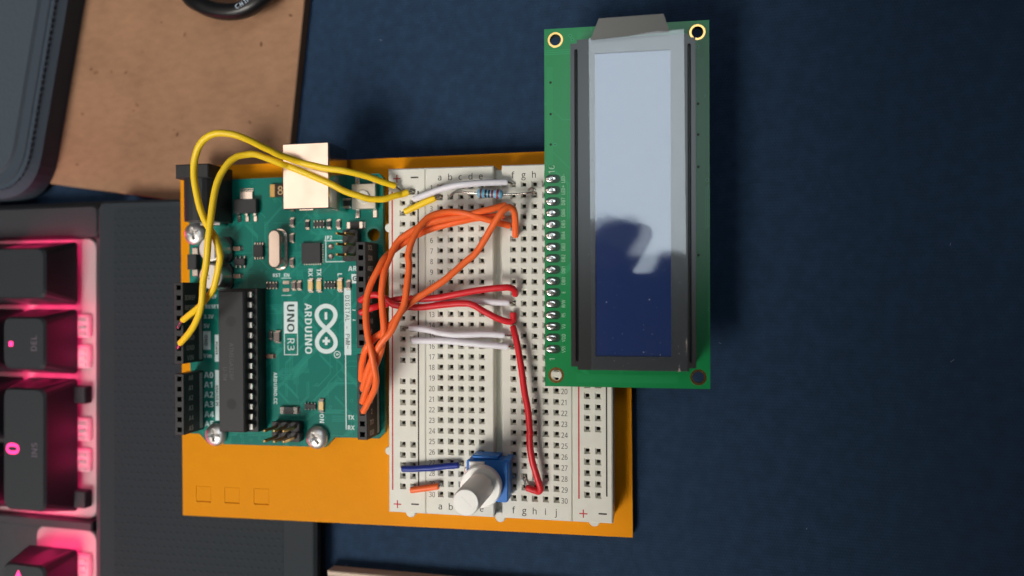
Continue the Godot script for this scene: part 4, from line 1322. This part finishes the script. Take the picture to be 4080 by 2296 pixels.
	for k in 70:
		var v := 1.0 - pow(rng.randf(), 1.6) * 0.75
		var p: Vector3 = pt.call(int(rng.randf() * nx), int(v * nz)) + V(rng.randf_range(-0.7, 0.7), 0.05, rng.randf_range(-1, 1))
		var s := rng.randf_range(0.03, 0.07) if k > 5 else rng.randf_range(0.09, 0.15)
		lathe(st, [Vector2(s, 0), Vector2(s * 0.6, s * 0.6), Vector2(0, s * 0.7)], p, 5)
	part(sheet, "dust", st, mat("dust", Color(0.75, 0.78, 0.82), 0.9)).set_meta("kind", "stuff")

# rounded solder mound
func lump(st: SurfaceTool, x: float, z: float, rx: float, rz: float, h: float, seed_: int) -> void:
	var n := 14
	var wob := func(a: float) -> float: return 1.0 + 0.06 * sin(a * 3.0 + seed_ * 1.7) + 0.05 * sin(a * 2.0 + seed_)
	var rings := [[1.0, 0.05], [0.88, 0.5], [0.68, 0.86], [0.4, 1.0]]
	var pt := func(j: int, k: int) -> Vector3:
		var a := TAU * k / n
		return V(x + rx * rings[j][0] * wob.call(a) * cos(a), h * rings[j][1], z + rz * rings[j][0] * wob.call(a) * sin(a))
	var nrm := func(p: Vector3) -> Vector3: return V((p.x - x) / (rx * rx) * 0.35, p.y / (h * h) * 0.5 + 0.1, (p.z - z) / (rz * rz) * 0.35).normalized()
	for j in 3:
		for k in n:
			var p := [pt.call(j, k), pt.call(j, k + 1), pt.call(j + 1, k + 1), pt.call(j + 1, k)]
			face(st, p, Vector3.UP * 0.5 + nrm.call(p[0]), p.map(nrm))
	face(st, range(n).map(func(k): return pt.call(3, k)), Vector3.UP)

# ---------------------------------------------------------------- parts plugged into the breadboard
func potentiometer() -> void:
	var t := thing("potentiometer", "blue potentiometer with white round knob near breadboard row 28", "potentiometer", tilt)
	var blue := mat("blue plastic", Color(0.03, 0.43, 0.78), 0.42)
	var white := mat("white knob", Color(0.965, 0.96, 0.945), 0.42)
	var st := begin()
	prism(st, rounded(PackedVector2Array([Vector2(7.7, 63.9), Vector2(17.4, 63.7), Vector2(17.4, 73.4), Vector2(7.7, 73.4)]), 0.6, 2), 1.0, 5.6, 0.2)
	box(st, 16.7, 1.0, 63.3, 18.0, 6.2, 63.7)
	prism(st, rrect(9.0, 62.9, 15.2, 63.7), 1.0, 5.2, 0.2)
	part(t, "body", st, blue)
	st = begin()
	box(st, 8.5, 5.6, 64.2, 12.0, 6.3, 67.0, 0.15)
	part(t, "stop", st, white)
	st = begin()
	box(st, 6.9, 2.2, 66.0, 7.7, 4.6, 67.4, 0.15)
	part(t, "clip", st, mat("solder", Color(0.86, 0.85, 0.83), 0.22, 1.0))
	st = begin()
	lathe(st, [Vector2(4.6, 5.65), Vector2(4.75, 6.0), Vector2(4.75, 7.8), Vector2(4.5, 8.1), Vector2(0, 8.1)], V(11.5, 0, 69.5), 40)
	part(t, "dial", st, white)
	st = begin()
	lathe(st, [Vector2(3.05, 8.1), Vector2(2.95, 20.9), Vector2(2.65, 21.5), Vector2(0, 21.5)], V(11.5, 0, 69.3), 36)
	var shaft := part(t, "shaft", st, white)
	st = begin()
	var bar := Transform3D(Basis(Vector3.UP, -0.75), V(11.5, 0, 69.3))
	var q := [V(-1.5, 21.54, -0.28), V(1.5, 21.54, -0.28), V(1.5, 21.54, 0.28), V(-1.5, 21.54, 0.28)].map(func(p): return bar * p)
	face(st, q, Vector3.UP)
	for i in 4:
		face(st, [q[i], q[(i + 1) % 4], q[(i + 1) % 4] - V(0, 0.12, 0), q[i] - V(0, 0.12, 0)], (q[i] + q[(i + 1) % 4]) / 2 - bar.origin - V(0, 21.6, 0))
	part(shaft, "pointer_bar", st, white)
	st = begin()
	for p in [[10.16, 66.04], [10.16, 71.12], [17.78, 68.58]]:
		tube(st, [V(p[0], -3, p[1]), V(p[0], 1.1, p[1])], 0.35, 8)
	part(t, "legs", st, mat("solder", Color(0.86, 0.85, 0.83), 0.22, 1.0))

func resistor() -> void:
	var t := thing("resistor", "pale blue striped resistor bridging the breadboard channel", "resistor", tilt)
	var a := V(9.9, 2.3, 2.09)
	var b := V(15.5, 2.3, 2.56)
	var ax := Basis((b - a).normalized(), Vector3.UP, Vector3.ZERO)
	# the body turned about its own axis: a lathe laid down
	var lay := Transform3D(Basis(Vector3(0, 0, -1), -PI / 2).rotated(Vector3.UP, -0.084), a * MM)
	lay.basis = Basis(Vector3(0, 0, 1), -PI / 2)
	lay.basis = Basis(Vector3.UP, -0.084) * lay.basis
	var st := begin()
	lathe(st, [Vector2(0.3, -0.35), Vector2(0.85, -0.1), Vector2(1.12, 0.35), Vector2(1.15, 1.1), Vector2(0.98, 1.55), Vector2(0.93, 2.8), Vector2(0.98, 4.1), Vector2(1.15, 4.5), Vector2(1.12, 5.3), Vector2(0.8, 5.75), Vector2(0.3, 5.95)], Vector3.ZERO, 24)
	part(t, "body", st, mat("resistor blue", Color(0.42, 0.66, 0.78), 0.35), lay)
	for s in [[0.5, 1.05, 1.17, Color(0.36, 0.16, 0.15), "brown_band"], [1.6, 2.2, 0.985, Color(0.03, 0.07, 0.11), "black_band"], [2.4, 2.95, 0.965, Color(0.03, 0.07, 0.11), "black_band"], [3.15, 3.75, 0.975, Color(0.48, 0.08, 0.12), "red_band"], [4.45, 5.1, 1.175, Color(0.48, 0.08, 0.12), "red_band"]]:
		st = begin()
		lathe(st, [Vector2(s[2] - 0.1, s[0]), Vector2(s[2], s[0] + 0.04), Vector2(s[2], s[1] - 0.04), Vector2(s[2] - 0.1, s[1])], Vector3.ZERO, 24)
		part(t, s[4], st, mat(s[4], s[3], 0.4), lay)
	var wire := mat("bare wire", Color(0.80, 0.79, 0.77), 0.25, 1.0)
	st = begin()
	tube(st, smooth([V(9.9, 2.3, 2.09), V(8.6, 2.25, 2.02), V(7.21, 2.20, 1.96), V(5.70, 2.00, 1.68), V(4.46, 1.70, 1.61), V(3.37, 1.20, 1.86), V(2.64, 0.40, 2.47), V(2.54, -3.0, 2.54)], 4), 0.26, 8)
	part(t, "lead", st, wire)
	st = begin()
	tube(st, smooth([V(15.5, 2.3, 2.56), V(17.0, 2.25, 2.56), V(18.59, 2.20, 2.54), V(21.07, 2.40, 2.48), V(22.79, 3.00, 2.36), V(23.54, 3.60, 2.02), V(22.96, 3.40, 1.42), V(21.89, 2.4, 1.58), V(22.1, 1.2, 2.2), V(22.86, 0.2, 2.54), V(22.86, -3.0, 2.54)], 4), 0.26, 8)
	part(t, "lead", st, wire)

func wires() -> void:
	var plastic := {
		"orange": mat("orange insulation", Color(0.97, 0.42, 0.18), 0.45), "red": mat("red insulation", Color(0.84, 0.13, 0.17), 0.42), "yellow": mat("yellow insulation", Color(0.955, 0.80, 0.12), 0.45),
		"white": mat("white insulation", Color(0.87, 0.86, 0.89), 0.4), "blue": mat("blue insulation", Color(0.05, 0.17, 0.55), 0.42)}
	var bare := mat("bare wire", Color(0.80, 0.79, 0.77), 0.25, 1.0)
	var group := {"orange": "orange jumper wires", "red": "red jumper wires", "yellow": "yellow jumper wires", "white": "white jumper wires", "blue": ""}
	var bend := FastNoiseLite.new()
	bend.seed = 12
	bend.frequency = 0.05
	for w in WIRES:
		var c: String = w[0]
		var a: Vector3 = w[2]
		var b: Vector3 = w[3]
		var pts := smooth(w[4], 6)
		for k in range(3, pts.size() - 3):      # slight unevenness of hand-bent wire
			pts[k] += V(bend.get_noise_2d(k * 3.0, used.size() * 7.0), 0.0, bend.get_noise_2d(used.size() * 5.0, k * 3.0)) * 0.08
		var t := thing("%s_jumper_wire" % c, w[1], "wire", tilt, group[c])
		var st := begin()
		tube(st, pts, 0.78, 12, 0.35)
		part(t, "insulation", st, plastic[c])
		for e in [[a, pts[0], pts[2]], [b, pts[-1], pts[-3]]]:
			var hole: Vector3 = e[0]
			var from: Vector3 = e[1]
			var in_: Vector3 = e[2]
			var out: Vector3 = from + (from - in_).normalized() * 0.5
			st = begin()
			tube(st, smooth([in_, from, out.lerp(hole + V(0, 0.25, 0), 0.5) + V(0, 0.1, 0), hole + V(0, 0.1, 0), hole - V(0, 2.8, 0)], 4), 0.3, 8)
			part(t, "bare_end", st, bare)

# ---------------------------------------------------------------- what the screen mirrors: the phone that takes the picture, and the hand that holds it
func photographer(cam: Camera3D) -> void:
	var f := cam.transform
	var ph := thing("smartphone", "dark smartphone held flat above the board, mirrored in the screen", "phone", f)
	var body := mat("phone shell", Color(0.055, 0.06, 0.075), 0.35)
	# phone axes: x right, y up the picture, z away from the desk; the lens sits in the camera's place
	var st := begin()
	var slab := rounded(PackedVector2Array([Vector2(-19, -61), Vector2(143, -61), Vector2(143, 15), Vector2(-19, 15)]), 8)
	upright(st, slab, 2.0, 10.0)
	part(ph, "shell", st, body)
	st = begin()
	upright(st, rounded(PackedVector2Array([Vector2(-16.5, -58.5), Vector2(140.5, -58.5), Vector2(140.5, 12.5), Vector2(-16.5, 12.5)]), 6), 10.02, 10.2)
	part(ph, "screen", st, mat("phone glass", Color(0.03, 0.03, 0.035), 0.1))
	for p in [Vector2(24, 0), Vector2(0, -22)]:
		st = begin()
		upright(st, circle(p.x, p.y, 6.0, 24), 0.8, 2.0)
		part(ph, "lens_ring", st, mat("lens ring", Color(0.16, 0.16, 0.17), 0.3))
	var hand := thing("person", "person in dark sleeves gripping the phone with both hands above the board", "person", f)
	var bones := [
		[V(-64, -42, 22), V(-46, -8, 20), 19, 17], [V(-64, -42, 22), V(-48, -36, 18), 19, 16], [V(-48, -36, 18), V(-46, -8, 20), 15, 15],      # palm
		[V(-64, -42, 22), V(-66, -120, 52), 19, 25], [V(-66, -120, 52), V(-70, -190, 84), 25, 30],                                          # wrist and forearm
		[V(-46, -4, 24), V(-24, 6, 26), 11, 9.5], [V(-24, 6, 26), V(-15, 22, 19), 9.5, 8.5], [V(-15, 22, 19), V(-5, 27, 8), 8.5, 6.5],                # index finger over the upper edge
		[V(-40, -6, 12), V(-30, -4, -3), 10, 9], [V(-30, -4, -3), V(-15, -6, -7), 9, 8],                                                      # middle finger behind
		[V(-40, -20, 11), V(-30, -20, -4), 10, 9], [V(-30, -20, -4), V(-14, -23, -8), 9, 8],                                                  # ring finger
		[V(-42, -34, 11), V(-32, -36, -3), 9, 8], [V(-32, -36, -3), V(-18, -40, -6), 8, 7],                                                  # little finger
		[V(-56, -46, 26), V(-38, -48, 30), 12, 10.5], [V(-38, -48, 30), V(-14, -42, 22), 10, 8.5]]                                              # thumb on the screen
	st = begin()
	flesh(st, bones, 4.0)
	part(hand, "hand", st, mat("skin", Color(0.42, 0.29, 0.22), 0.55))
	st = begin()
	tube(st, [V(-66, -112, 49), V(-66, -130, 57), V(-76, -290, 130)], 42, 24)
	part(hand, "sleeve", st, mat("sleeve", Color(0.09, 0.10, 0.13), 0.9))
	bones = [
		[V(184, -46, 22), V(168, -14, 20), 19, 17], [V(184, -46, 22), V(168, -40, 18), 19, 16], [V(168, -40, 18), V(168, -14, 20), 15, 15],
		[V(184, -46, 22), V(202, -84, 86), 19, 25], [V(202, -84, 86), V(216, -116, 150), 25, 30],
		[V(168, -8, 18), V(166, 18, 12), 10, 9], [V(166, 18, 12), V(148, 24, 6), 9, 8.5], [V(148, 24, 6), V(132, 24, 4), 8.5, 7.5],
		[V(164, -10, 12), V(156, -8, -4), 10, 9], [V(156, -8, -4), V(138, -10, -7), 9, 8],
		[V(164, -24, 11), V(156, -24, -4), 10, 9], [V(156, -24, -4), V(138, -27, -8), 9, 8],
		[V(166, -38, 11), V(157, -40, -3), 9, 8], [V(157, -40, -3), V(142, -44, -6), 8, 7],
		[V(178, -48, 26), V(160, -46, 30), 12, 10.5], [V(160, -46, 30), V(136, -34, 22), 10, 8.5]]
	st = begin()
	flesh(st, bones, 4.0)
	part(hand, "hand", st, mat("skin", Color(0.42, 0.29, 0.22), 0.55))
	st = begin()
	tube(st, [V(201, -82, 80), V(204, -88, 94), V(218, -120, 160)], 36, 24)
	part(hand, "sleeve", st, mat("sleeve", Color(0.09, 0.10, 0.13), 0.9))

# prism along z over a polygon in x and y
func upright(st: SurfaceTool, poly: PackedVector2Array, z0: float, z1: float) -> void:
	var n := poly.size()
	var s := -1.0 if Geometry2D.is_polygon_clockwise(poly) else 1.0
	for i in n:
		var a := poly[i]
		var b := poly[(i + 1) % n]
		face(st, [V(a.x, a.y, z0), V(b.x, b.y, z0), V(b.x, b.y, z1), V(a.x, a.y, z1)], V(b.y - a.y, a.x - b.x, 0) * s)
	for z in [z0, z1]:
		var t := Geometry2D.triangulate_polygon(poly)
		for k in range(0, t.size(), 3):
			face(st, [0, 1, 2].map(func(j): return V(poly[t[k + j]].x, poly[t[k + j]].y, z)), V(0, 0, -1 if z == z0 else 1))

# one continuous skin round tapered bones: distances joined smoothly, meshed as surface nets
func flesh(st: SurfaceTool, bones: Array, cell: float) -> void:
	var lo := Vector3.ONE * 1e9
	var hi := -lo
	for b in bones:
		for e in [0, 1]:
			lo = lo.min(b[e] - Vector3.ONE * (b[2 + e] + 6))
			hi = hi.max(b[e] + Vector3.ONE * (b[2 + e] + 6))
	var dim := Vector3i(((hi - lo) / cell).ceil()) + Vector3i.ONE
	var field := PackedFloat32Array()
	field.resize(dim.x * dim.y * dim.z)
	field.fill(1e3)
	for b in bones:
		var m: float = maxf(b[2], b[3]) + 14
		var from := Vector3i(((b[0].min(b[1]) - Vector3.ONE * m - lo) / cell).floor()).clamp(Vector3i.ZERO, dim - Vector3i.ONE)
		var to := Vector3i(((b[0].max(b[1]) + Vector3.ONE * m - lo) / cell).ceil()).clamp(Vector3i.ZERO, dim - Vector3i.ONE)
		var ax: Vector3 = b[1] - b[0]
		for z in range(from.z, to.z + 1):
			for y in range(from.y, to.y + 1):
				for x in range(from.x, to.x + 1):
					var p := lo + Vector3(x, y, z) * cell
					var t := clampf((p - b[0]).dot(ax) / ax.length_squared(), 0, 1)
					var d: float = p.distance_to(b[0] + ax * t) - lerpf(b[2], b[3], t)
					var i := x + dim.x * (y + dim.y * z)
					var h := clampf(0.5 + 0.5 * (field[i] - d) / 5.0, 0, 1)
					field[i] = lerpf(field[i], d, h) - 5.0 * h * (1 - h) if field[i] < 500 else d
	var at_ := func(x: int, y: int, z: int) -> float: return field[x + dim.x * (y + dim.y * z)]
	var spot := {}
	for z in dim.z - 1:
		for y in dim.y - 1:
			for x in dim.x - 1:
				var sum := Vector3.ZERO
				var n := 0
				var v := []
				for k in 8:
					v.append(at_.call(x + (k & 1), y + (k >> 1 & 1), z + (k >> 2)))
				for e in [[0, 1], [2, 3], [4, 5], [6, 7], [0, 2], [1, 3], [4, 6], [5, 7], [0, 4], [1, 5], [2, 6], [3, 7]]:
					if (v[e[0]] < 0) != (v[e[1]] < 0):
						var t: float = v[e[0]] / (v[e[0]] - v[e[1]])
						sum += Vector3(e[0] & 1, e[0] >> 1 & 1, e[0] >> 2).lerp(Vector3(e[1] & 1, e[1] >> 1 & 1, e[1] >> 2), t)
						n += 1
				if n:
					spot[Vector3i(x, y, z)] = lo + (Vector3(x, y, z) + sum / n) * cell
	var slope := func(p: Vector3) -> Vector3:
		var c := Vector3i(((p - lo) / cell).round()).clamp(Vector3i.ONE, dim - Vector3i.ONE * 2)
		return Vector3(at_.call(c.x + 1, c.y, c.z) - at_.call(c.x - 1, c.y, c.z), at_.call(c.x, c.y + 1, c.z) - at_.call(c.x, c.y - 1, c.z), at_.call(c.x, c.y, c.z + 1) - at_.call(c.x, c.y, c.z - 1)).normalized()
	var axes := [Vector3i(1, 0, 0), Vector3i(0, 1, 0), Vector3i(0, 0, 1)]
	for c in spot:
		for k in 3:
			var q: Vector3i = c + axes[k]
			if (at_.call(c.x, c.y, c.z) < 0) == (at_.call(q.x, q.y, q.z) < 0):
				continue
			var u: Vector3i = axes[(k + 1) % 3]
			var w: Vector3i = axes[(k + 2) % 3]
			var ring := [c, c - u, c - u - w, c - w]
			if ring.all(func(r): return spot.has(r)):
				var p := ring.map(func(r): return spot[r])
				var ns := p.map(slope)
				face(st, p, ns[0] + ns[2], ns)
